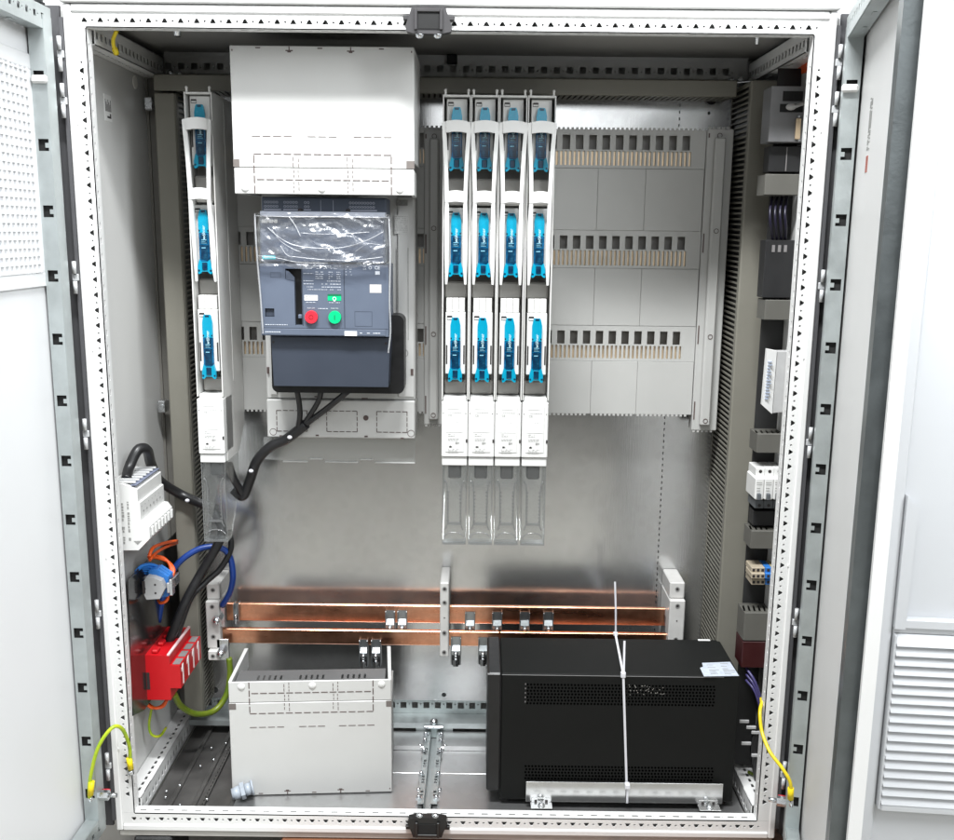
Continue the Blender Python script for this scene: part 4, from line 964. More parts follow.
b = B(); q = EY + 0.0015
b.add(textmesh('SIEMENS', 0.0072, 0.0005), Matrix.Translation((ex(271.5), q, ez(221.8))) @ FACE); b.done('maker_lettering', LABEL, br)
b = B(); b.box(ex(263.6), ex(276.4), EY + 0.0010, EY + 0.0025, ez(259.8), ez(256.2)); tl_ = b.done('teal_badge', TEAL, br)
b = B(); b.add(textmesh('SENTRON', 0.0038, 0.0001), Matrix.Translation((ex(270), EY + 0.0007, ez(258))) @ FACE); b.done('badge_lettering', LABEL, tl_)
# lower terminal cover and black insulating plate
b = B(); cy = EY + 0.014
b.prism([(X(271, 338, cy), cy, ez(338)), (X(390, 338, cy), cy, ez(338)), (X(390, 345, cy), cy, ez(347)), (X(388, 388, cy), cy + 0.004, ez(388)), (X(273.5, 388, cy), cy + 0.004, ez(388)), (X(271.5, 345, cy), cy, ez(347))], (0, 0.06, 0))
lc = b.done('lower_cover', ACBD, br)
b = B()
for u in (273.5, 386): b.cyl((X(u, 343, cy), cy - 0.0008, ez(343.5)), (X(u, 343, cy), cy + 0.001, ez(343.5)), 0.0022, n=10)
b.done('cover_screw', INK, lc)
b = B(); yb = EY + 0.055
def rr(x0, x1, z0, z1, r, n=5):
    o = []
    for cx, cz, a in ((x1 - r, z1 - r, 0), (x0 + r, z1 - r, 90), (x0 + r, z0 + r, 180), (x1 - r, z0 + r, 270)):
        for i in range(n + 1): o.append((cx + r * math.cos(math.radians(a + 90 * i / n)), cz + r * math.sin(math.radians(a + 90 * i / n))))
    return o
b.prism([(p[0], yb, p[1]) for p in rr(X(271, 350, yb), X(404, 350, yb), Z(330, 393, yb), Z(330, 314.5, yb), 0.012)], (0, 0.05, 0))
b.done('insulating_plate', BLACKP, br)
# protective film clinging to the upper half
fm = thing('protective_film', (ex(325), EY, ez(270)), 'crinkled clear film wrapped round the upper front of the slate blue breaker', 'plastic film')
b = B(); nx_, nz_ = 70, 44; u0, u1, v0, v1 = 257.5, 391.0, 213.5, 265.5
grid = []
for j in range(nz_ + 1):
    row = []
    for i in range(nx_ + 1):
        fu, fv = i / nx_, j / nz_
        sag = math.sin(PI * fu)
        y = EY - 0.012 - 0.004 * sag + 0.0022 * math.sin(fv * 17 + 4 * sag + 2.2 * math.sin(fu * 5)) * (0.3 + sag) + 0.0012 * math.sin(fu * 31 + fv * 9)
        q_ = Vector((fu * 6, fv * 4, 1.7)); rg = 1 - abs(mnoise.noise(q_)) * 2; rg2 = 1 - abs(mnoise.noise(q_ * 2.3 + Vector((5, 1, 0)))) * 2
        y -= 0.0045 * max(0, rg) ** 5 + 0.0022 * max(0, rg2) ** 5
        ed = max(0, 0.05 - min(fu, 1 - fu)) / 0.05; y += 0.022 * ed * ed
        row.append(b.bm.verts.new((ex(u0 + (u1 - u0) * fu) + 0.001 * math.sin(fv * 14), y, ez(v0 + (v1 - v0) * fv + 2.2 * sag * fv + max(0, fv - 0.8) * 5 * (3.0 * mnoise.noise(Vector((fu * 4, 9, 0))) + 0.8 * math.sin(fu * 22))))))
    grid.append(row)
for j in range(nz_):
    for i in range(nx_):
        f = b.bm.faces.new((grid[j][i], grid[j + 1][i], grid[j + 1][i + 1], grid[j][i + 1])); f.smooth = True
b.done('sheet', FILM, fm)
b = B(); fy = EY - 0.0175
fp = lambda u, v, d=0: Vector((ex(u), fy + d, ez(v)))
for pts, r in (([(293, 217), (299, 226), (304, 236.5)], .0016), ([(304, 233), (320, 234), (345, 233.5), (371, 231.5)], .0011), ([(272, 228), (282, 237), (297, 245), (320, 248), (345, 247), (368, 240), (385, 231)], .0014),
               ([(276, 230), (284, 241), (296, 249), (304, 252)], .0010), ([(284, 246), (290, 255), (300, 257), (330, 259.5), (360, 259), (384, 256)], .0011), ([(262, 256), (280, 258), (300, 262), (330, 263)], .0008),
               ([(350, 247), (366, 243), (384, 244)], .0006), ([(357, 251), (364, 246), (369, 243)], .0006)):
    b.tube([fp(*p) for p in pts], r * 1.7, 8, 6, flat=0.35)
b.tube([fp(258.5, 214, .01), fp(259.2, 240, .008), fp(260, 268, .01), fp(261.5, 300, .012), fp(262.5, 334, .014)], 0.0016, 6, 5)
b.tube([fp(389.5, 215, .012), fp(391, 250, .008), fp(390, 300, .01), fp(390.5, 330, .014), fp(388, 352, .016)], 0.0016, 6, 5)
b.tube([fp(258, 216.5, .01), fp(290, 217.2, .0), fp(340, 216.8, .0), fp(390, 217, .01)], 0.0010, 6, 5)
b.done('crease', FOLD, fm)

# ------------------------------------------------------------------ moulded terminal covers (one mounted, one lying on the floor)
def cover(name, label, W=0.30):
    """front plate in local XZ with its plug flap at the bottom; sides and end plate run back"""
    t = thing(name, (0, 0, 0), label, 'terminal cover', 'large pale grey terminal covers with knockout outlines')
    Hh = 0.240; fl = 0.043; D = 0.15
    b = B()
    x0, x1 = -W / 2, W / 2
    b.box(x0, x1, 0.0, 0.003, fl + 0.001, Hh, 0.001)
    b.box(x0, x0 + 0.003, 0.0031, D, fl + 0.012, Hh - 0.0005); b.box(x1 - 0.003, x1, 0.0031, D, fl + 0.012, Hh - 0.0005)
    b.box(x0 + 0.0032, x1 - 0.0032, 0.0031, D, Hh - 0.0035, Hh - 0.0005)
    b.done('front_shell', COVER, t)
    b = B()
    b.box(x0 + 0.0005, x1 - 0.0005, 0.0002, 0.0032, 0.0, fl, 0.001)
    b.box(x0, x0 + 0.013, 0.0035, D, 0.0005, 0.004) if False else None
    b.prism([(x0, 0.0034, 0.0005), (x0 + 0.006, 0.0034, 0.0005), (x0 + 0.012, D, 0.0005), (x0 + 0.005, D, 0.0005)], (0, 0, fl - 0.002))
    b.prism([(x1, 0.0034, 0.0005), (x1 - 0.006, 0.0034, 0.0005), (x1 - 0.012, D, 0.0005), (x1 - 0.005, D, 0.0005)], (0, 0, fl - 0.002))
    fp_ = b.done('flap', COVER, t)
    b = B()
    for x in (x0 + 0.018, x0 + 0.146, x1 - 0.024): b.ball((x, 0.0005, 0.010), 0.0072, sy=0.45, n=16)
    b.done('plug', WHITE, fp_)
    b = B(); y = -0.0001
    gx0, gx1 = x0 + 0.034, x1 - 0.038
    dashes(b, gx0, 0.066, gx1, 0.066, y, 0.0015, 0.013, 0.004); dashes(b, gx0 + 0.004, 0.024, gx1 - 0.004, 0.024, y, 0.0013, 0.012, 0.0035)
    for x in (gx0, gx1): dashes(b, x, 0.001, x, 0.064, y, 0.0018, 0.011, 0.004)
    for xm in (gx0 + (gx1 - gx0) * 0.305, gx0 + (gx1 - gx0) * 0.665 + 0.008):
        for dx, off in ((-0.0045, 0), (0.0045, 0.003)):
            dashes(b, xm + dx, 0.003 + off, xm + dx, 0.021, y, 0.0011, 0.005, 0.003); dashes(b, xm - dx * 0.8, 0.028, xm - dx * 0.8, 0.040, y, 0.0011, 0.005, 0.003); dashes(b, xm + dx, 0.045, xm + dx, 0.062 - off, y, 0.0011, 0.006, 0.003)
    b.done('knockout', DASH, t); b = B()
    for a, c in ((0.032, 0.098), (0.124, 0.172), (0.200, 0.263)): dashes(b, x0 + a, 0.095, x0 + c, 0.095, y, 0.0011, 0.012, 0.004); b.done('score_line', DASH, t); b = B()
    for x in (x0 + 0.046, x0 + 0.147, x0 + 0.247): b.box(x - 0.004, x + 0.004, y, y + 0.001, Hh - 0.0045, Hh - 0.0025)
    for x in (x0 + 0.097, x0 + 0.197): b.box(x - 0.001, x + 0.001, y, y + 0.001, Hh - 0.008, Hh - 0.001); b.box(x - 0.006, x + 0.006, y, y + 0.001, Hh - 0.0085, Hh - 0.0065); b.box(x - 0.003, x + 0.003, y, y + 0.001, Hh - 0.0105, Hh - 0.0085)
    for x in (x0 + 0.004, x1 - 0.004): b.box(x - 0.001, x + 0.001, y, y + 0.001, Hh - 0.009, Hh - 0.006)
    b.done('edge_slot', DASH, t)
    b = B(); b.box(x0 - 0.0003, x0 + 0.010, -0.0003, 0.004, fl + 0.0015, fl + 0.014); b.box(x1 - 0.013, x1 + 0.0003, -0.0003, 0.004, fl + 0.0015, fl + 0.014); b.done('side_notch', mat('notch_shadow', (0.16, 0.14, 0.13), 0.5), t)
    return t
cv = cover('terminal_cover', 'pale grey terminal cover mounted above the slate blue breaker')
CY_ = 0.068
cv.location = (X(323, 120, CY_) - 0.0, CY_, Z(323, 194.5, CY_)); cv.scale = (1, 1, (Z(323, 46, CY_) - Z(323, 194.5, CY_)) / 0.240)
cv2 = copy_tree(cv); tag(cv2, 'pale grey terminal cover standing upside down on the cabinet floor')
pA = atz(232.5, 796, 0.0235); pB = atz(392, 792, 0.0235)
ang = math.atan2(pB.y - pA.y, pB.x - pA.x); Wd = (pB - pA).length
hgt = Z(312, 681, pA.y + 0.01) - 0.0235
cv2.location = ((pA.x + pB.x) / 2, (pA.y + pB.y) / 2, 0.0235 + hgt)
# upside down: turn the copy about its own depth axis
cv2.rotation_euler = (0, PI, 0); cv2.scale = (Wd / 0.30, 1, hgt / 0.240)
cv2.rotation_mode = 'XYZ'
cv2.matrix_world = Matrix.Translation(cv2.location) @ Matrix.Rotation(ang, 4, 'Z') @ Matrix.Rotation(PI, 4, 'Y') @ Matrix.Diagonal((Wd / 0.30, 1, hgt / 0.240, 1))
# smoky vented shelf inside the lying cover
sh_ = B(); n = 15
hs = []
for g in range(3):
    for i in range(5): c = -0.098 + g * 0.078 + i * 0.0105; hs.append(rect(c - 0.002, c + 0.002, 0.010, 0.028))
sh_.plate((0, 0.0034, 0.003), (-1, 0, 0), (0, 1, 0), rect(-0.138, 0.138, 0, 0.050), [h for h in hs], 0.0015)
ORI['shelf_tmp'] = Vector((0, 0, 0))
me_o = sh_.done('vented_shelf', SMOKE, None); me_o.location = Vector((0, 0, 0))
me_o.data.transform(Matrix.Translation(ORI[me_o.name])); me_o.parent = cv2; ORI[me_o.name] = Vector((0, 0, 0))
# cable gland resting by the lower left corner
p = atz(243, 797, 0.0235); gl = thing('cable_gland', (p.x, p.y - 0.03, 0.0235), 'small blue grey cable gland lying in front of the floor-standing terminal cover', 'cable gland')
d = Vector((0.75, 0.45, 0.25)).normalized(); c0 = Vector((p.x - 0.012, p.y - 0.022, 0.040))
c0 = Vector((pA.x + 0.004, pA.y - 0.018, 0.038)); d = Vector((0.9, 0.32, 0.16)).normalized()
b = B(); b.cyl(c0, c0 + d * 0.016, 0.0105, 0.0125, 14); b.cyl(c0 + d * 0.0165, c0 + d * 0.024, 0.0155, n=6, smooth=False); b.done('gland_body', GLANDM, gl)
b = B(); b.cyl(c0 + d * 0.0245, c0 + d * 0.036, 0.0115, n=14); b.cyl(c0 + d * 0.0365, c0 + d * 0.040, 0.0145, n=12); b.done('gland_nut', GLANDM, gl)

# ------------------------------------------------------------------ copper earth and neutral bars
KY = 0.31
def kz(v): return Z(450, v, KY)
cu1 = B(); cu1.box(-0.468, 0.462, KY, KY + 0.010, kz(623.5), kz(606), 0.0015); o = cu1.done('copper_bar', COPPER); tag(o, 'upper copper bar running across the bottom of the mounting plate', 'copper bar', 'copper bars')
KY2 = 0.285
cu2 = B(); z1 = Z(450, 631.5, KY2); cu2.box(-0.478, 0.10, KY2, KY2 + 0.010, Z(450, 646, KY2), z1, 0.0015); cu2.box(0.1005, 0.458, KY2, KY2 + 0.010, z1 - 0.030, z1, 0.0015)
o = cu2.done('copper_bar', COPPER); tag(o, 'lower copper bar stepped in front of the upper one', 'copper bar', 'copper bars')
HLD = mat('holder_plastic', (0.62, 0.61, 0.59), 0.45)
def holder(x0, x1, z0, z1, label, step, deep=0.0):
    t = thing('busbar_holder', ((x0 + x1) / 2, 0.36, z0), label, 'busbar holder', 'plastic holders carrying the copper bars')
    b = B(); yf = KY2 - 0.022
    zm = z0 + (z1 - z0) * 0.36
    if step:
        b.box(x0, x1, yf + 0.014, 0.3598, z1 - 0.034, z1, 0.002); b.box(x0 - 0.0006, x1 + 0.0006, yf + 0.004, 0.3594, z0 + 0.022, z1 - 0.0345, 0.002); b.box(x0 + 0.003, x1 + 0.002, yf - 0.006, 0.3590, z0, z0 + 0.0215, 0.002)
    else:
        b.box(x0, x1, yf, 0.3598, z0, z1, 0.002)
    b.done('holder_block', HLD, t)
    b = B(); xc = (x0 + x1) / 2
    fz = [z1 - 0.013, z1 - 0.042, z0 + 0.052, z0 + 0.010] if not step else [z1 - 0.014, z1 - 0.046, z0 + 0.048, z0 + 0.010]
    for z in fz:
        y = yf if not step else (yf + 0.014 if z > z1 - 0.03 else (yf - 0.006 if z < z0 + 0.02 else yf + 0.004))
        b.plate((xc, y - 0.0008, z), (1, 0, 0), (0, 0, 1), circ(0, 0, 0.0050, 12), [circ(0, 0, 0.0030, 12)[::-1]], 0.0007)
    b.done('screw_bush', PRINT, t)
    b = B()
    for z in fz:
        y = yf if not step else (yf + 0.014 if z > z1 - 0.03 else (yf - 0.006 if z < z0 + 0.02 else yf + 0.004))
        b.cyl((xc, y - 0.0006, z), (xc, y + 0.001, z), 0.0030, n=8)
    b.cyl((xc, (yf if not step else yf + 0.004) - 0.0006, (z0 + z1) / 2 + 0.005), (xc, (yf if not step else yf + 0.004) + 0.001, (z0 + z1) / 2 + 0.005), 0.0014, n=8)
    b.done('screw_hole', INK, t)
holder(X(206.5, 600, .275), X(219.5, 600, .275), Z(213, 657, .275), Z(213, 584, .275), 'stepped grey holder at the left end of the copper bars', True)
holder(X(440, 600, .263), X(449, 600, .263), Z(445, 657, .263), Z(445, 583, .263), 'slim white holder in the middle of the copper bars', False)
holder(X(669, 610, .275), X(684, 610, .275), Z(677, 637, .275) - 0.05, Z(677, 583, .275), 'stepped white holder at the right end of the copper bars', True)
CLAMP = mat('cast_zinc', (0.38, 0.40, 0.41), 0.35, 0.85, var=0.15, scale=80)
def clamp(name, u, v, y, label, w=0.016, h=0.038, big=False):
    h *= 1.2; p = at(u, v + 2.5, y)
    t = thing('bar_clamp', (p.x, p.y, p.z - h / 2), label, 'terminal clamp', 'steel clamps on the copper bars')
    b = B(); zt = p.z + h * 0.5; zb = p.z - h * 0.5; zm = p.z + h * 0.16
    for q in (-1, 1): b.box(p.x + q * w / 2, p.x + q * (w / 2 - 0.002), y - 0.010, y + 0.011, zb + h * 0.06, zt, 0.0006)
    b.box(p.x - w / 2 + 0.002, p.x + w / 2 - 0.002, y - 0.0005, y + 0.0002, zm, zt - 0.001)
    b.prism([(p.x - w / 2 + 0.0021, y - 0.001, zm + 0.002), (p.x - w / 2 + 0.0021, y - 0.011, zm - h * 0.10), (p.x - w / 2 + 0.0021, y - 0.011, zm - h * 0.24), (p.x - w / 2 + 0.0021, y - 0.001, zm - h * 0.22)], (w - 0.0042, 0, 0))
    b.box(p.x - w / 2 + 0.002, p.x + w / 2 - 0.002, y - 0.004, y - 0.001, zb, zm - h * 0.22, 0.0008)
    b.done('clamp_frame', CLAMP, t)
    b = B(); b.cyl((p.x, y - 0.0105, zm - h * 0.22), (p.x, y - 0.013, zb + h * 0.24), w * 0.20, n=10); b.cyl((p.x, y - 0.0125, zb + h * 0.26), (p.x, y - 0.016, zb + h * 0.06), w * 0.36, w * 0.30, n=6); b.ball((p.x, y - 0.0135, zm - h * 0.2), w * 0.24, n=10)
    b.done('clamp_screw', STEEL, t)
    b = B(); b.box(p.x - w * 0.36, p.x + w * 0.36, y - 0.0050, y - 0.0041, zb + h * 0.02, zm - h * 0.26); b.done('clamp_throat', INK, t)
labs = [('leftmost bright clamp on the upper copper bar by the blue cable lug', 237, 610, KY - 0.001, .011, .036), ('clamp on the upper copper bar, left one of the pair beyond the floor-standing cover', 390.5, 622, KY - .001, .020, .054), ('clamp on the upper copper bar, right one of the pair beyond the floor-standing cover', 402.5, 622, KY - .001, .020, .054),
        ('first clamp right of the slim middle holder on the upper copper bar', 470, 623, KY - .001, .021, .052), ('second clamp right of the slim middle holder on the upper copper bar', 497, 623, KY - .001, .021, .052), ('third clamp right of the slim middle holder on the upper copper bar', 524.5, 623, KY - .001, .021, .052), ('fourth clamp right of the slim middle holder on the upper copper bar', 548, 623, KY - .001, .021, .052),
        ('small dark clamp beside the right end holder', 667.5, 622, KY - .001, .013, .036), ('clamp just right of the slim middle holder on the lower copper bar', 456, 648, KY2 - .001, .021, .052), ('clamp on the lower copper bar half hidden behind the black box', 483, 648, KY2 - .001, .020, .050),
        ('clamp leaning over the floor-standing cover, left of the two', 364, 650, KY2 - .001, .018, .050), ('clamp leaning over the floor-standing cover, right of the two', 376.5, 650, KY2 - .001, .020, .050)]
for (l, u, v, y, w, h) in labs: clamp('bar_clamp', u, v, y, l, w, h)
def lug(u, v, y, label):
    p = at(u, v, y); t = thing('lug_bolt', (p.x, y, p.z - 0.02), label, 'bolt', 'bolted cable lugs at the left bar ends')
    b = B(); b.box(p.x - 0.013, p.x + 0.012, y - 0.006, y - 0.001, p.z - 0.020, p.z + 0.026, 0.001); b.done('lug_plate', STEEL, t)
    b = B(); b.cyl((p.x - 0.002, y - 0.020, p.z), (p.x - 0.002, y - 0.006, p.z), 0.0095, n=6); b.ball((p.x - 0.002, y - 0.019, p.z), 0.0078); b.done('bolt_head', STEEL, t)
lug(220, 617, KY - 0.03, 'bolted lug of the blue cable at the left end of the upper copper bar'); lug(224, 650, KY2 - 0.012, 'bolted lug of the green earth cable at the left end of the lower copper bar')

# ------------------------------------------------------------------ black power supply box
UX0, UX1, UY0, UY1, UZ = 0.078, 0.536, 0.062, 0.222, 0.288
ups = thing('power_supply_box', (0.3, 0.14, 0.024), 'large black steel box with perforated vents lying on the cabinet floor', 'power supply')
b = B(); b.box(UX0 + 0.022, UX1, UY0, UY1, 0.034, UZ, 0.0015); b.box(UX0 + 0.04, UX1 - 0.01, UY0 + 0.012, UY1 - 0.01, 0.024, 0.034); case = b.done('case', BLACKM, ups)
b = B(); b.box(UX0 - 0.004, UX0 + 0.0215, UY0 - 0.003, UY1 + 0.002, 0.052, UZ + 0.001, 0.003); b.done('front_bezel', BLACKP, ups)
b = B(); b.box(UX0 + 0.0225, UX1 - 0.03, UY0 - 0.0006, UY0 + 0.001, UZ - 0.0035, UZ - 0.0025); b.box(UX0 - 0.004, UX0 + 0.004, UY0 - 0.0038, UY0 + 0.001, UZ - 0.002, UZ - 0.0005); b.done('seam', mat('worn_edge', (0.25, 0.25, 0.25), 0.4), case)
b = B(); gx = UX0 + 0.075; yv = UY0 - 0.0004
VOID = mat('vent_hole', (0.0008, 0.0008, 0.0008), 1.0, spec=0.0)
def vent(u0, u1, v0, v1, dens=1.0):
    xa, xb, za, zb = X(u0, v0, UY0), X(u1, v0, UY0), Z(620, v1, UY0), Z(620, v0, UY0)
    nx = max(1, int((xb - xa) / 0.0062)); nz = max(1, int((zb - za) / 0.0062))
    for i in range(nx):
        for j in range(nz):
            if random.random() < dens:
                cx = xa + (i + 0.5 + 0.25 * (j % 2)) * 0.0062; cz = za + (j + 0.5) * 0.0062
                b.prism([(cx + 0.0021 * math.cos(a * PI / 3), yv, cz + 0.0021 * math.sin(a * PI / 3)) for a in range(6)], (0, 0.0008, 0))
vent(526, 716, 684, 706); vn = b.done('vent', VOID, ups)
b = B(); vent(524, 714, 764, 781); b.done('vent', VOID, ups)
b = B()
for j in range(5): b.box(X(525, 690, UY0), X(525, 690, UY0) + 0.0018, yv - 0.0002, yv + 0.001, Z(620, 686 + j * 4.4, UY0), Z(620, 684.6 + j * 4.4, UY0))
b.done('bright_fin', LABEL if False else GREYL, vn); b = B()
for i in range(34): 
    u = random.uniform(628, 664); v = random.uniform(685, 695); x = X(u, v, UY0); b.box(x, x + 0.0012, yv - 0.0003, yv + 0.001, Z(620, v, UY0), Z(620, v, UY0) + 0.0014)
b.done('bright_fin', mat('dim_metal', (0.30, 0.29, 0.27), 0.5), vn)
b = B(); 
q = [atz(702, 663, UZ + 0.0006), atz(730, 662, UZ + .0006), atz(739, 676, UZ + .0006), atz(704, 676.5, UZ + .0006), atz(700, 668, UZ + .0006), atz(703, 667, UZ + .0006)]
b.prism([(p.x, p.y, UZ + 0.0004) for p in q], (0, 0, 0.0004)); lbp = b.done('top_label', mat('blue_white_label', (0.55, 0.60, 0.68), 0.5, var=0.1, scale=150), ups)
b = B()
for k in range(9):
    for m in range(2):
        if random.random() < .85:
            a = atz(706 + m * 14 + k * 0.6, 664.4 + k * 1.25, UZ); L = random.uniform(0.010, 0.022); b.box(a.x, a.x + L, a.y, a.y + 0.0014, UZ + 0.0008, UZ + 0.0011)
b.done('label_print', PRINT, lbp)
b = B(); a = atz(704, 640.5, UZ); b.box(a.x - 0.012, a.x + 0.012, a.y - 0.003, a.y + 0.004, UZ + 0.0003, UZ + 0.0008); b.done('corner_sticker', LABEL, ups)
# retaining bracket
rb = thing('retaining_bracket', (0.33, 0.05, 0.024), 'bright galvanised strip on two feet holding the black box in place', 'bracket')
b = B(); ry = 0.052; b.box(X(526, 790, ry), X(723, 790, ry), ry, ry + 0.002, Z(620, 803, ry), Z(620, 783, ry), 0.0004); b.done('strip', ZINC, rb)
b = B(); 
for u in (541, 708):
    xx = X(u, 800, ry); b.box(xx - 0.018, xx + 0.018, ry - 0.0022, ry - 0.0002, 0.036, Z(620, 799, ry), 0.0004); b.box(xx - 0.020, xx + 0.020, ry - 0.022, ry - 0.0023, 0.0345, 0.0365, 0.0005)
ft = b.done('foot', ZINC, rb)
b = B()
for u in (541, 708):
    xx = X(u, 800, ry)
    for s in (-1, 1): b.box(xx + s * 0.010 - 0.0025, xx + s * 0.010 + 0.0025, ry - 0.0030, ry - 0.001, Z(620, 803, ry) - 0.002, Z(620, 800, ry) - 0.001)
b.done('slot', INK, ft)
b = B()
for u in (541, 708): b.ball((X(u, 800, ry), ry - 0.014, 0.038), 0.0065, sz=0.7)
b.done('screw', STEEL, ft)
# cable ties round the box
ct = thing('cable_tie', (X(620, 700, UY0), UY0, 0.05), 'long white cable tie strapped round the black box with its tail sticking up', 'cable tie')
b = B(); w = 0.0042; 
t0 = atz(615.5, 635, UZ + 0.002); t1 = Vector((X(623, 674, UY0), UY0 - 0.002, UZ + 0.002)); t2 = at(626.5, 783, UY0 - 0.002); t2.y = UY0 - 0.002
def band(b, pts, w, th):
    for a, c in zip(pts, pts[1:]):
        d = (c - a).normalized(); s = Vector((1, 0, 0)); s = (s - d * s.dot(d)).normalized(); nn = d.cross(s)
        b.prism([a - s * w / 2, a + s * w / 2, c + s * w / 2, c - s * w / 2], nn * th)
tf = Vector((X(623, 678, UY0), UY0 - 0.0035, UZ - 0.004))
band(b, [t0, t1], w, 0.0014); band(b, [t1, tf, t2], w, 0.0014)
t3 = at(627, 803, ry - 0.004); band(b, [t2 + Vector((0, -0.012, 0)), t3], w * 0.9, 0.0014)
b.done('strap', NYLON, ct)
b = B(); b.box(t1.x - 0.0045, t1.x + 0.0045, UY0 - 0.006, UY0 + 0.002, UZ - 0.004, UZ + 0.006, 0.001); b.box(t0.x - 0.0045, t0.x + 0.0045, t0.y - 0.004, t0.y + 0.004, UZ + 0.001, UZ + 0.008, 0.001); b.box(t2.x - 0.0045, t2.x + 0.0045, t2.y - 0.016, t2.y - 0.004, t2.z - 0.004, t2.z + 0.005, 0.001); b.done('tie_head', NYLON, ct)
b = B(); top = at(615, 582, t0.y - 0.004); band(b, [t0 + Vector((0, -0.002, 0.006)), (t0 + top) / 2 + Vector((0.0005, -0.003, 0.003)), top], w * 0.85, 0.0013); tl2 = at(624.5, 641, UY0 + 0.01); band(b, [t1 + Vector((0.001, 0, 0.004)), tl2], w * 0.9, 0.0013); b.done('tail', NYLON, ct)

# ------------------------------------------------------------------ left wall: side plate and devices
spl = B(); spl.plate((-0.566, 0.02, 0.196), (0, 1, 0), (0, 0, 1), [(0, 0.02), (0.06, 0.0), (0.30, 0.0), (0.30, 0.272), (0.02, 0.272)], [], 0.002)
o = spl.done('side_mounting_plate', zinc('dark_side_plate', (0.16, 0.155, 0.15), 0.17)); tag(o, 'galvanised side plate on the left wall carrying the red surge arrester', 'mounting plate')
b = B()
mcx = -0.592
mb = thing('terminal_distribution_block', (-0.57, 0.11, 0.52), 'white stepped distribution block on the left wall, fed by a thick black cable', 'terminal block')
b = B(); y0, y1 = 0.05, 0.178
prof = [(-0.596, 0.518), (-0.548, 0.519), (-0.527, 0.541), (-0.527, 0.562), (-0.534, 0.572), (-0.541, 0.573), (-0.541, 0.606), (-0.5445, 0.607), (-0.5445, 0.630), (-0.570, 0.640), (-0.596, 0.640)]
b.prism([(p[0], y0, p[1]) for p in prof], (0, y1 - y0, 0)); b.done('block_body', WHITE, mb)
b = B()
for i in range(7):
    y = y0 + 0.006 + i * 0.0178
    b.box(-0.592, -0.549, y, y + 0.003, 0.6405, 0.6435); b.box(-0.5272, -0.524, y + 0.003, y + 0.012, 0.543, 0.560, 0.002)
b.done('block_rib', WHITE, mb)
b = B()
for i in range(6): y = y0 + 0.010 + i * 0.0178; b.box(-0.585, -0.555, y, y + 0.011, 0.6402, 0.6408)
b.box(-0.556, -0.5462, y0 + 0.002, y1 - 0.002, 0.6365, 0.6378)
b.done('terminal_mouth', mat('slate_terminal', (0.16, 0.18, 0.25), 0.5), mb)
b = B()
for cx, n in ((-0.589, 12), (-0.580, 14), (-0.572, 13), (-0.562, 16)):
    z = 0.530
    while z < 0.606:
        h = random.uniform(0.002, 0.006)
        if random.random() < 0.75: b.box(cx - 0.0022, cx + random.uniform(0.0005, 0.0022), y0 - 0.0004, y0 + 0.001, z, z + h)
        z += h + 0.0015
b.box(-0.584, -0.574, y0 - 0.0005, y0 + 0.001, 0.556, 0.562)
for i in range(6): b.cyl((-0.5405, y0 + 0.014 + i * 0.018, 0.588), (-0.5400, y0 + 0.014 + i * 0.018, 0.588), 0.0022, n=8); b.cyl((-0.5405, y0 + 0.006 + i * 0.018, 0.598), (-0.5401, y0 + 0.006 + i * 0.018, 0.598), 0.001, n=6)
b.prism([(-0.556, y0 - 0.0004, 0.536), (-0.541, y0 - 0.0004, 0.537), (-0.549, y0 - 0.0004, 0.529)], (0, 0.001, 0)) 
b.done('end_print', PRINT, mb)
# feeder from behind: black bundle
fb = B()
A1 = [Vector((-0.578, 0.10, 0.635)), Vector((-0.576, 0.105, 0.67)), at(139, 449, 0.16), at(150, 449, 0.19), at(152, 466, 0.22), at(160, 478, 0.24), at(178, 492, 0.255), at(196, 502, 0.25), at(214, 509, 0.235), at(230, 500, 0.22), at(243, 494, 0.215), at(250, 480, 0.22), at(262, 459, 0.2), at(281, 443, 0.185), at(299, 428, 0.18)]
pass
cb = thing('cable_bundle', (-0.45, 0.2, 0.6), 'black sleeved cable bundle looping from the white distribution block to the breaker', 'cable')
fb.tube([Vector((-0.576, 0.085, 0.638)), at(129, 468, 0.11), at(138, 450, 0.13), at(147, 450, 0.15), at(151, 464, 0.19), at(159, 480, 0.23), at(180, 494, 0.262), at(200, 503, 0.25), at(216, 509, 0.24)], 0.0095, 10, 8)
fb.done('feeder', CABLE, cb)
b = B(); b.tube([at(233, 489, 0.23), at(243, 496, 0.23), at(250, 480, 0.225), at(257, 461, 0.21), at(270, 447, 0.20), at(285, 440, 0.195), at(296, 432, 0.19), at(306, 424, 0.185)], 0.0098, 10, 8)
b.tube([at(229, 464, 0.20), at(233, 477, 0.21), at(239, 488, 0.222), at(243, 496, 0.23)], 0.0075, 10, 6)
b.tube([at(300, 428, 0.187), at(314, 418, 0.18), at(330, 406, 0.17), at(348, 391, 0.16)], 0.0056, 8, 6); b.tube([at(302, 427, 0.186), at(312, 412, 0.178), at(319, 400, 0.17), at(321, 391, 0.16)], 0.0052, 8, 6); b.tube([at(298, 429, 0.186), at(300, 415, 0.176), at(299, 402, 0.168), at(297, 391, 0.16)], 0.0052, 8, 6)
b.done('branch', CABLE, cb)
b = B()
for (u, v, y) in ((149, 449, 0.155), (188.5, 499.5, 0.252), (252, 470, 0.21), (290.5, 436.5, 0.178)): p = at(u, v, y); b.ball((p.x, p.y - 0.008, p.z), 0.0036, sx=1.3)
b.done('tie_knot', NYLON, cb)
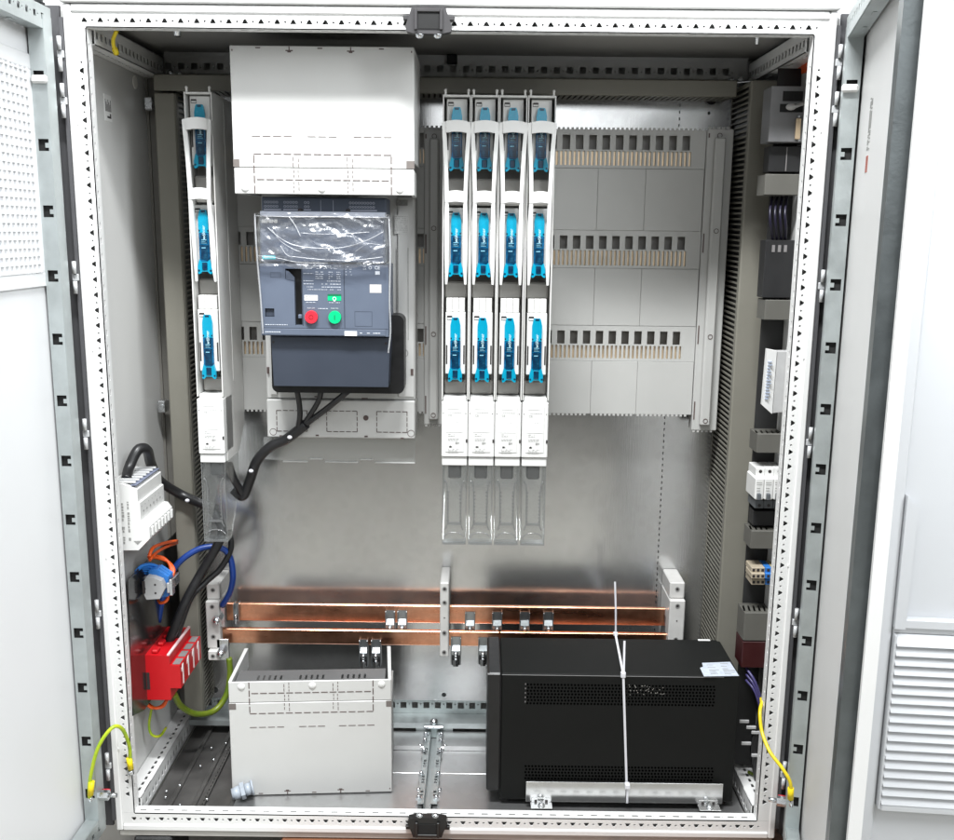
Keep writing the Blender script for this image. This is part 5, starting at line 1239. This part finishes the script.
# cables dropping through the clear shroud
dn = B(); dn.tube([at(214, 510, 0.245), at(222, 530, 0.23), at(216, 548, 0.22), at(200, 575, 0.21), at(184, 605, 0.19), at(170, 640, 0.17), at(157, 672, 0.16)], 0.009, 10, 6)
dn.tube([at(229, 530, 0.25), at(231, 548, 0.245), at(221, 568, 0.235), at(205, 583, 0.22), at(190, 600, 0.2), at(176, 640, 0.185), at(166, 668, 0.18)], 0.006, 10, 6)
o = dn.done('cable', CABLE); tag(o, 'pair of black cables dropping out of the clear shroud towards the red surge arrester', 'cable')
b = B(); b.tube([at(158, 622, 0.19), at(164, 592, 0.2), at(176, 566, 0.21), at(197, 550, 0.225), at(217, 547, 0.235), at(229, 555, 0.245), at(233, 575, 0.25), at(230, 592, 0.26), at(222, 606, 0.268)], 0.0062, 10, 8)
o = b.done('cable', CBLUE); tag(o, 'dark blue cable arching over to the upper copper bar', 'cable')
b = B(); b.tube([at(174, 694, 0.17), at(181, 706, 0.19), at(196, 714, 0.21), at(214, 711, 0.24), at(226, 696, 0.26), at(230, 675, 0.268), at(229, 658, 0.27)], 0.0062, 10, 8)
o = b.done('earth_wire', CYG2); tag(o, 'thick dull green and yellow earth cable curving from red arrester to copper bar', 'wire', 'green and yellow earth wires')
# grey terminal with light blue wires, orange wires
tb = thing('rail_terminal', (-0.54, 0.1, 0.39), 'grey rail terminal amid light blue and orange wires on the left side plate', 'terminal')
p0 = at(144, 577, 0.10); p1 = at(164, 599, 0.10)
b = B(); xa, xb, za, zb = p0.x, p1.x, p1.z, p0.z
b.prism([(xa + 0.004, 0.095, za), (xb - 0.006, 0.095, za + 0.002), (xb, 0.095, za + 0.014), (xb + 0.004, 0.095, (za + zb) / 2), (xb - 0.002, 0.095, zb - 0.006), (xb - 0.016, 0.095, zb), (xa + 0.006, 0.095, zb + 0.002), (xa, 0.095, zb - 0.008), (xa + 0.004, 0.095, (za + zb) / 2), (xa, 0.095, za + 0.01)], (0, 0.016, 0)); b.done('end_bracket', mat('mid_grey_plastic', (0.36, 0.36, 0.36), 0.45), tb)
b = B(); b.cyl(((xa + xb) / 2 + 0.004, 0.0946, zb - 0.013), ((xa + xb) / 2 + 0.004, 0.0956, zb - 0.013), 0.002, n=8); b.cyl(((xa + xb) / 2 + 0.004, 0.0946, za + 0.013), ((xa + xb) / 2 + 0.004, 0.0956, za + 0.013), 0.002, n=8); b.box(xa - 0.002, xa + 0.003, 0.0935, 0.0949, za + 0.013, zb - 0.006); b.done('bracket_print', INK, tb)
b = B()
for i in range(3): b.prism([(xb - 0.03, 0.112 + i * 0.010, za - 0.004), (xb + 0.004, 0.112 + i * 0.010, za), (xb + 0.006, 0.112 + i * 0.010, zb - 0.004), (xb - 0.014, 0.112 + i * 0.010, zb + 0.010), (xb - 0.03, 0.112 + i * 0.010, zb + 0.008)], (0, 0.008, 0))
b.done('terminal_slice', CLBLUE, tb)
b = B(); b.box(xb + 0.006, xb + 0.012, 0.10, 0.16, (za + zb) / 2 - 0.010, (za + zb) / 2 + 0.010, 0.001); b.box(xb + 0.0125, xb + 0.018, 0.095, 0.11, (za + zb) / 2 - 0.013, (za + zb) / 2 + 0.018, 0.001); b.done('din_rail', STEEL, tb)
b = B()
for i in range(5):
    dx = i * 0.0016
    b.tube([at(163, 586, 0.14 + i * 0.008), at(163 - i, 572 + i * 1.5, 0.15), at(153 - i * 1.5, 565 + i * 2.2, 0.13), at(142 - i, 566 + i * 1.6, 0.11), at(136, 572 + i, 0.09)], 0.0034, 8, 5)
o = b.done('wire_bunch', CLBLUE); tag(o, 'bunch of light blue wires looping over the grey rail terminal', 'wire')
b = B()
for i in range(4):
    b.tube([at(170, 581 + i, 0.15), at(174 - i * 1.2, 570 - i, 0.165), at(168 - i * 1.4, 560 - i * 1.3 + 2, 0.17), at(157 - i, 556 - i * 0.7 + 2, 0.16), at(149, 556 - i + 2, 0.14)], 0.0030, 8, 5)
b.tube([at(149, 557, 0.12), at(153, 548, 0.14), at(165, 543, 0.2), at(177, 541, 0.25)], 0.0034, 8, 5); b.tube([at(150, 560, 0.12), at(156, 553, 0.15), at(166, 547, 0.21), at(177, 543, 0.26)], 0.0030, 8, 5)
b.tube([at(158, 600, 0.13), at(161, 603, 0.12), at(167, 600, 0.12), at(168, 592, 0.13)], 0.003, 8, 5)
o = b.done('wire_bunch', CORANGE); tag(o, 'bunch of orange wires curling above the grey rail terminal', 'wire')
b = B()
for i in range(3): b.tube([at(146, 704 - i, 0.11 + i * .01), at(152 + i, 708, 0.115), at(161 + i, 706.5, 0.12), at(167, 700, 0.12)], 0.003, 8, 5)
o = b.done('wire_bunch', CORANGE); tag(o, 'short orange wires looping under the red surge arrester', 'wire')
b = B(); b.tube([at(152, 706, 0.13), at(149, 725, 0.14), at(152, 735, 0.14), at(160, 736, 0.15), at(166, 728, 0.18)], 0.0026, 8, 6)
o = b.done('earth_wire', CYG); tag(o, 'thin yellow wire hanging below the red surge arrester', 'wire', 'green and yellow earth wires')
# red surge arrester
rd = thing('surge_arrester', (-0.54, 0.16, 0.205), 'bright red four-module surge arrester on the left side plate', 'surge arrester')
prof = [(-0.566, 0.207), (-0.522, 0.207), (-0.522, 0.231), (-0.5015, 0.231), (-0.5015, 0.277), (-0.521, 0.277), (-0.521, 0.2955), (-0.566, 0.297)]
for i in range(4):
    y = 0.10 + i * 0.0335
    b = B(); b.prism([(p[0], y, p[1]) for p in prof], (0, 0.0330, 0)); b.box(-0.556, -0.545, y + 0.006, y + 0.026, 0.2966, 0.304, 0.002); md = b.done('module', REDP, rd)
    b = B(); b.box(-0.517, -0.5035, y + 0.004, y + 0.029, 0.2772, 0.2782); b.done('module_label', GREYL, md)
    b = B(); zb_ = 0.234; b.box(-0.5018, -0.5008, y + 0.014, y + 0.0185, zb_, 0.274); b.prism([(-0.5018, y + 0.014, 0.274), (-0.5018, y + 0.008, 0.266), (-0.5018, y + 0.008, 0.261), (-0.5018, y + 0.014, 0.266)], (0.001, 0, 0)); b.done('module_figure', LABEL, md)
b = B(); b.box(-0.5255, -0.5205, 0.1005, 0.233, 0.2958, 0.2985); b.done('marker_strip', mat('pink_white_strip', (0.78, 0.55, 0.56), 0.5), rd)
b = B(); b.box(-0.5655, -0.5595, 0.0994, 0.105, 0.228, 0.262); b.done('rail_notch', INK, rd)
# ------------------------------------------------------------------ earth wires to the doors, roof wire
b = B(); pts = [(89.5, 798, -0.062), (90, 780, -0.060), (98, 748, -0.058), (112, 728, -0.045), (122, 729, -0.028), (129, 745, -0.012), (130.5, 762, -0.004)]
P_ = [at(*p) for p in pts]; b.tube(P_, 0.0033, 8, 8); o = b.done('wire', CYG, None)
ew = thing('earth_wire', tuple(P_[0]), 'green and yellow earth wire bridging the left door and the left post', 'wire', 'green and yellow earth wires')
for s_ in (1,):
    o.parent = ew; o.data.transform(Matrix.Translation(ORI[o.name] - Vector(ew.location))); o.location = (0, 0, 0)
ORI[ew.name] = Vector(ew.location)
def sleeve(b, p, q, r): b.cyl(p, q, r, n=10)
b = B(); b.cyl(at(90.5, 795, -0.0605), at(91.5, 781.5, -0.0600), 0.0052, n=10); b.cyl(at(129.0, 758, -0.006), at(130.8, 769, -0.004), 0.0052, n=10); b.done('sleeve', YEL, ew)
b = B(); b.cyl(at(130.5, 770, -0.004), at(131, 774, -0.003), 0.006, n=8); b.cyl(at(90.3, 797, -0.0605), at(90.3, 801, -0.06), 0.004, n=8); b.done('ring_lug', STEEL, ew)
b = B(); pts = [(763, 699, 0.03), (760, 712, 0.0), (762, 732, -0.02), (770, 752, -0.05), (782, 768, -0.07), (790, 782, -0.078), (791, 796, -0.075)]
P_ = [at(*p) for p in pts]; ew2 = thing('earth_wire', tuple(P_[-1]), 'bright yellow earth wire from the right post to the right door', 'wire', 'green and yellow earth wires')
b.tube(P_, 0.0032, 8, 8); b.done('wire', CYEL, ew2)
b = B(); b.cyl(at(790.8, 788, -0.0765), at(790.5, 799, -0.0745), 0.0052, n=10); b.cyl(at(763, 698, 0.035), at(764, 710, 0.03), 0.006, n=10); b.done('sleeve', YEL, ew2)
b = B(); b.cyl(at(791, 800, -0.074), at(791.3, 806, -0.072), 0.004, n=8); b.done('ring_lug', STEEL, ew2)
b = B(); P_ = [at(117, 30, 0.04), at(113.5, 38, 0.05), at(113.5, 45, 0.055), at(116, 53, 0.065)]; b.tube(P_, 0.0032, 8, 6); b.cyl(at(114.5, 48, 0.06), at(116.5, 54, 0.066), 0.0048, n=10)
o = b.done('earth_wire', CYEL); tag(o, 'short yellow earth wire hanging at the top left corner under the roof', 'wire', 'green and yellow earth wires')

# ------------------------------------------------------------------ right wall: ducts and devices seen between duct and post
WX = 0.594; RY = 0.10
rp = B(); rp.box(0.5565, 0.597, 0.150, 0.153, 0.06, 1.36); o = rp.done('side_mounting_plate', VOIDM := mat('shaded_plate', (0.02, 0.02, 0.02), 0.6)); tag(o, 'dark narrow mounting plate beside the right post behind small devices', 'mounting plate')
def item(name, label, cat, u0, u1, v0, v1, m, depth=0.048, y=None, grp=None, part='housing', c=0.001):
    y = RY if y is None else y
    um = (u0 + u1) / 2
    x0, x1, z1, z0 = X(u0, (v0 + v1) / 2, y), min(0.597, X(u1, (v0 + v1) / 2, y)), Z(um, v0, y), Z(um, v1, y)
    t = thing(name, ((x0 + x1) / 2, y + depth, z0), label, cat, grp)
    b = B(); b.box(x0, x1, y, y + min(depth, 0.048), z0, z1, c); b.done(part, m, t)
    t_box[t.name] = (x0, x1, z0, z1); return t
t_box = {}
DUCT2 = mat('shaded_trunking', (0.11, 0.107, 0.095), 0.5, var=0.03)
def wduct(u0, u1, v0, v1, label):
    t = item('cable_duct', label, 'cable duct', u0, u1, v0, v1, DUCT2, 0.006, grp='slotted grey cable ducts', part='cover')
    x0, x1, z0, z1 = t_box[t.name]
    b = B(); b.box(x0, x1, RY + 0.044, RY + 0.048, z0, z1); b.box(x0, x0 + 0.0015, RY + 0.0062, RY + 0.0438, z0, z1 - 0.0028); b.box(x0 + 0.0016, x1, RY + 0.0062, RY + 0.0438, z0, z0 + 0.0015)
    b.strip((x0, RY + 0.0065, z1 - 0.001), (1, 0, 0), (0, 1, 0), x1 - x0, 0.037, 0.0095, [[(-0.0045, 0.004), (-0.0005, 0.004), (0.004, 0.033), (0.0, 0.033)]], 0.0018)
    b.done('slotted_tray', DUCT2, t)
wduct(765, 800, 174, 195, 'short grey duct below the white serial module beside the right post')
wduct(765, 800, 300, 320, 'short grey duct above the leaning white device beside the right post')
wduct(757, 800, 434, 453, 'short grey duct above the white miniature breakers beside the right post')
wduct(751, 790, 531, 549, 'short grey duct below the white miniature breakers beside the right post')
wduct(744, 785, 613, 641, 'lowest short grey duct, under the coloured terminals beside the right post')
VDRK = mat('device_charcoal', (0.015, 0.015, 0.016), 0.5)
WDEV = mat('device_white', (0.50, 0.50, 0.50), 0.45)
TOG = mat('toggle_grey', (0.10, 0.11, 0.12), 0.45)
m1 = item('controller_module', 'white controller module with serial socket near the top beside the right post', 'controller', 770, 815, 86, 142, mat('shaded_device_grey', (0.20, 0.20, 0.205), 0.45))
def fbox(b, u0, u1, v0, v1, y, d=0.002, c=0.0):
    um, vm = (u0 + u1) / 2, (v0 + v1) / 2
    b.box(X(u0, vm, y), X(u1, vm, y), y, y + d, Z(um, v1, y), Z(um, v0, y), c)
b = B(); fbox(b, 783, 803, 91, 101, RY - 0.001); fbox(b, 780, 803, 104, 112, RY - 0.001)
for u in (789, 794): fbox(b, u, u + 1.2, 91.5, 100.5, RY - 0.0015)
b.done('port', DARK, m1)
b = B(); fbox(b, 796, 801, 118, 139, RY - 0.006, 0.0055, 0.001); ss = b.done('serial_socket', BRASS, m1)
b = B()
for v in (116.5, 140.5): p = at(798.5, v, RY); b.cyl((p.x, RY - 0.004, p.z), (p.x, RY, p.z), 0.002, n=8)
b.done('socket_screw', STEEL, ss)
b = B(); b.tube([at(789, 107, 0.085), at(795, 106.5, 0.08), at(802, 104, 0.085), at(812, 103, 0.09)], 0.0028, 8, 4); b.ball(at(791, 106.8, 0.083), 0.0055, sx=1.6); o = b.done('lead', mat('grey_lead', (0.45, 0.44, 0.43), 0.4)); tag(o, 'grey lead plugged into the white controller module', 'cable')
d2 = item('relay_module', 'dark relay module between the white controller and the short duct', 'relay', 769, 805, 146, 172, VDRK, y=0.115, depth=0.034)
b = B(); fbox(b, 786, 787, 147, 171, 0.114); b.done('seam', GREYL, d2)
d3 = item('terminal_row', 'row of dark terminals under the upper short duct, with purple wires', 'terminal', 764, 800, 240, 298, VDRK, y=0.115, depth=0.034)
b = B()
for u in (772, 778, 784): fbox(b, u, u + 3, 245, 252, 0.114)
b.done('terminal_print', GREYL, d3)
b = B()
for i in range(4): b.tube([at(772 + i * 5, 197, 0.13), at(770 + i * 5, 212, 0.105), at(771 + i * 5, 228, 0.105), at(773 + i * 4, 241, 0.125)], 0.0024, 6, 5)
o = b.done('wire_bunch', mat('dark_violet_wire', (0.008, 0.006, 0.022), 0.4)); tag(o, 'dark violet wires under the upper short duct beside the right post', 'wire')
# leaning white device
ld = thing('relay_device', (0.575, 0.12, Z(775, 413, 0.1)), 'white device with printed label, leaning out beside the right post', 'relay')
pa = [at(767, 349, 0.085), at(777, 351, 0.092), at(772, 414, 0.092), at(762, 405, 0.085)]
b = B(); b.prism(pa, (0.001, 0.012, 0)); lf = b.done('label_face', LABEL, ld)
qa = [at(777.6, 352, 0.092), at(800, 352, 0.1), at(792, 411, 0.1), at(772.6, 413, 0.092)]
b = B(); b.prism(qa, (0.0, 0.03, 0.0)); b.done('housing', WDEV, ld)
b = B()
for i in range(13):
    a = pa[0] + (pa[3] - pa[0]) * (0.2 + i * 0.055); b.box(a.x + 0.004, a.x + random.uniform(0.008, 0.013), a.y - 0.0002, a.y + 0.005, a.z - 0.0034, a.z - 0.0020)
b.done('label_print', mat('blue_grey_print', (0.40, 0.46, 0.58), 0.5), lf)
# miniature circuit breakers
for i, (u0, u1) in enumerate(((755.2, 764.3), (764.5, 773.6), (773.8, 783.0))):
    lab = ['white miniature breaker nearest the wide duct, leftmost of the three', 'white miniature breaker in the middle of the three beside the right post', 'white miniature breaker nearest the right post, last of the three'][i]
    t = item('miniature_breaker', lab, 'circuit breaker', u0 + 0.6, u1 + 0.6, 468, 478, WHITE, grp='white miniature breakers on the right wall', part='upper_shoulder')
    b = B(); fbox(b, u0, u1, 478.5, 500, RY - 0.014, 0.06, 0.002); b.done('body', WHITE, t)
    b = B(); fbox(b, u0 - 0.5, u1 - 0.5, 500.5, 508.5, RY, 0.046, 0.001); b.done('lower_shoulder', TOG, t)
    um = (u0 + u1) / 2
    b = B(); fbox(b, um - 2, um + 1.6, 494, 500.5, RY - 0.0215, 0.0072, 0.001); b.done('toggle', TOG, t)
    b = B(); p = at(um + 0.8, 471.5, RY); b.cyl((p.x, RY - 0.0004, p.z), (p.x, RY + 0.001, p.z), 0.003, n=10); b.done('upper_terminal', INK, t)
    b = B(); p = at(um - 0.4, 505.5, RY); b.cyl((p.x, RY - 0.0004, p.z), (p.x, RY + 0.001, p.z), 0.003, n=10); b.done('lower_terminal', INK, t)
    b = B(); yq = RY - 0.0144
    for v in (482.5, 484.5, 488, 490.5): fbox(b, u0 + 1.5, u1 - (2 if v < 486 else 4), v, v + 0.7, yq, 0.001)
    b.done('body_print', PRINTL, t)
d5 = item('connector_base', 'dark connector base below the miniature breakers beside the right post', 'terminal', 753, 790, 511, 526, VDRK, y=0.12, depth=0.028)
# coloured terminals
for i, (cname, m_, ua, ub) in enumerate((('beige', mat('beige_terminal', (0.42, 0.36, 0.27), 0.5), 751.5, 765), ('blue', CLBLUE, 765.3, 771.5), ('yellowish', mat('ochre_terminal', (0.42, 0.36, 0.20), 0.5), 771.8, 778))):
    t = thing('wall_terminal', (X((ua + ub) / 2, 580, RY), RY + 0.03, Z(760, 585, RY)), f'{cname} stepped rail terminals above the lowest short duct beside the right post', 'terminal', 'coloured rail terminals beside the right post')
    b = B()
    for r in range(3): fbox(b, ua, ub, 567.5 + r * 6, 573 + r * 6, RY - (0.006 if r == 1 else 0), 0.04, 0.001)
    b.done('terminal_slice', m_, t)
    b = B(); n = max(1, round((ub - ua) / 4.2))
    for r in range(3):
        for k in range(n):
            uu = ua + (k + 0.5) * (ub - ua) / n; fbox(b, uu - 1.3, uu + 1.3, 569 + r * 6, 571.6 + r * 6, RY - (0.0065 if r == 1 else 0.0005), 0.001)
    b.done('clamp_hole', INK, t)
m6 = item('red_module', 'dark red module at the bottom of the right wall', 'surge arrester', 742, 775, 642, 668, mat('deep_red_plastic', (0.035, 0.002, 0.003), 0.45), 0.13)
b = B()
for i in range(7):
    b.tube([at(743 + i * 2.4, 662 + i * 4, 0.13 - i * .004), at(755 + i, 686 + i * 6, 0.105), at(762 - i, 712 + i * 6, 0.095 + i * .003), at(752 + i * 1.5, 745 + i * 6, 0.10), at(757 + i, 785, 0.11)], 0.0040, 7, 5)
o = b.done('wire_bunch', CABLE); tag(o, 'tangle of black wires between the black box and the right post', 'wire')
b = B()
for i in range(3): b.tube([at(746, 668 + i * 6, 0.11), at(755, 682 + i * 5, 0.09), at(763, 706 + i * 6, 0.085)], 0.0026, 6, 5)
o = b.done('wire_bunch', mat('violet_wire', (0.06, 0.05, 0.16), 0.4)); tag(o, 'violet wires beside the dark red module', 'wire')
for (u, v) in ((745, 722), (752, 728), (757, 733), (747, 744), (757, 756), (766, 748)):
    p = at(u, v, 0.092); tagm = B(); tagm.box(p.x - 0.010, p.x + 0.008, p.y, p.y + 0.004, p.z - 0.003, p.z + 0.003, 0.0008)
    o = tagm.done('wire_marker', WDEV); tag(o, 'small pale marker sleeve on the black wire tangle beside the black box', 'wire marker', 'pale wire markers in the black tangle')
b = B(); b.tube([at(748, 772, 0.13), at(755, 775, 0.12), at(762, 778, 0.10)], 0.003, 6, 4); o = b.done('earth_wire', CYG2); tag(o, 'short green and yellow wire low down beside the black box', 'wire', 'green and yellow earth wires')
b = B(); b.prism([at(789, 74, 0.24), at(815, 57, 0.06), at(815, 67, 0.06), at(789, 80, 0.24)], (0.008, 0.004, 0)); o = b.done('conduit', ORANGE); tag(o, 'bright orange conduit under the roof at the top right corner', 'conduit')

# pallet boards under the cabinet
b = B()
for i in range(3): b.box(-0.30 + i * 0.31, 0.005 + i * 0.31, -0.06, 0.40, -0.0998, -0.0145, 0.003)
o = b.done('wooden_plinth', WOOD); tag(o, 'brown wooden boards under the middle of the cabinet', 'boards')

# ------------------------------------------------------------------ light
wd = bpy.data.worlds.new('World'); S.world = wd; wd.use_nodes = True
bg = wd.node_tree.nodes['Background']
N = wd.node_tree.nodes; L = wd.node_tree.links
tc = N.new('ShaderNodeTexCoord'); sep = N.new('ShaderNodeSeparateXYZ'); L.new(tc.outputs['Generated'], sep.inputs[0])
rmp = N.new('ShaderNodeValToRGB'); rmp.color_ramp.elements[0].position = 0.52; rmp.color_ramp.elements[0].color = (0.10, 0.10, 0.10, 1)
rmp.color_ramp.elements[1].position = 0.82; rmp.color_ramp.elements[1].color = (0.95, 0.97, 1.0, 1)
ma = N.new('ShaderNodeMath'); ma.operation = 'MULTIPLY_ADD'; ma.inputs[1].default_value = 0.5; ma.inputs[2].default_value = 0.5
L.new(sep.outputs['Z'], ma.inputs[0]); L.new(ma.outputs[0], rmp.inputs['Fac']); L.new(rmp.outputs['Color'], bg.inputs['Color'])
bg.inputs['Strength'].default_value = 0.30
def area(name, loc, target, sx, sy, e, col=(1, 1, 1)):
    l = bpy.data.lights.new(name, 'AREA'); l.shape = 'RECTANGLE'; l.size = sx; l.size_y = sy; l.energy = e; l.color = col
    o = bpy.data.objects.new(name, l); COL.objects.link(o); o.location = loc
    o.rotation_euler = (Vector(target) - Vector(loc)).to_track_quat('-Z', 'Y').to_euler()
area('ceiling_or_fill_lamp', (-0.25, -1.0, 2.95), (0.0, 0.2, 0.6), 1.1, 0.22, 138, (0.97, 0.99, 1.0))
area('ceiling_or_fill_lamp', (1.5, -1.5, 2.5), (-0.4, -0.2, 0.7), 0.4, 1.2, 50, (0.94, 0.975, 1.0))
area('ceiling_or_fill_lamp', (0.8, -3.0, 2.1), (-0.1, 0.2, 0.6), 2.6, 1.3, 27, (0.95, 0.98, 1.0))  # low front fill added to lift the interior, no ceiling fixture
S.view_settings.view_transform = 'Standard'; S.view_settings.look = 'None'; S.view_settings.exposure = 0; S.view_settings.gamma = 1
S.cycles.max_bounces = 6; S.cycles.transparent_max_bounces = 16; S.cycles.glossy_bounces = 4; S.cycles.diffuse_bounces = 3
S.cycles.caustics_reflective = False; S.cycles.caustics_refractive = False
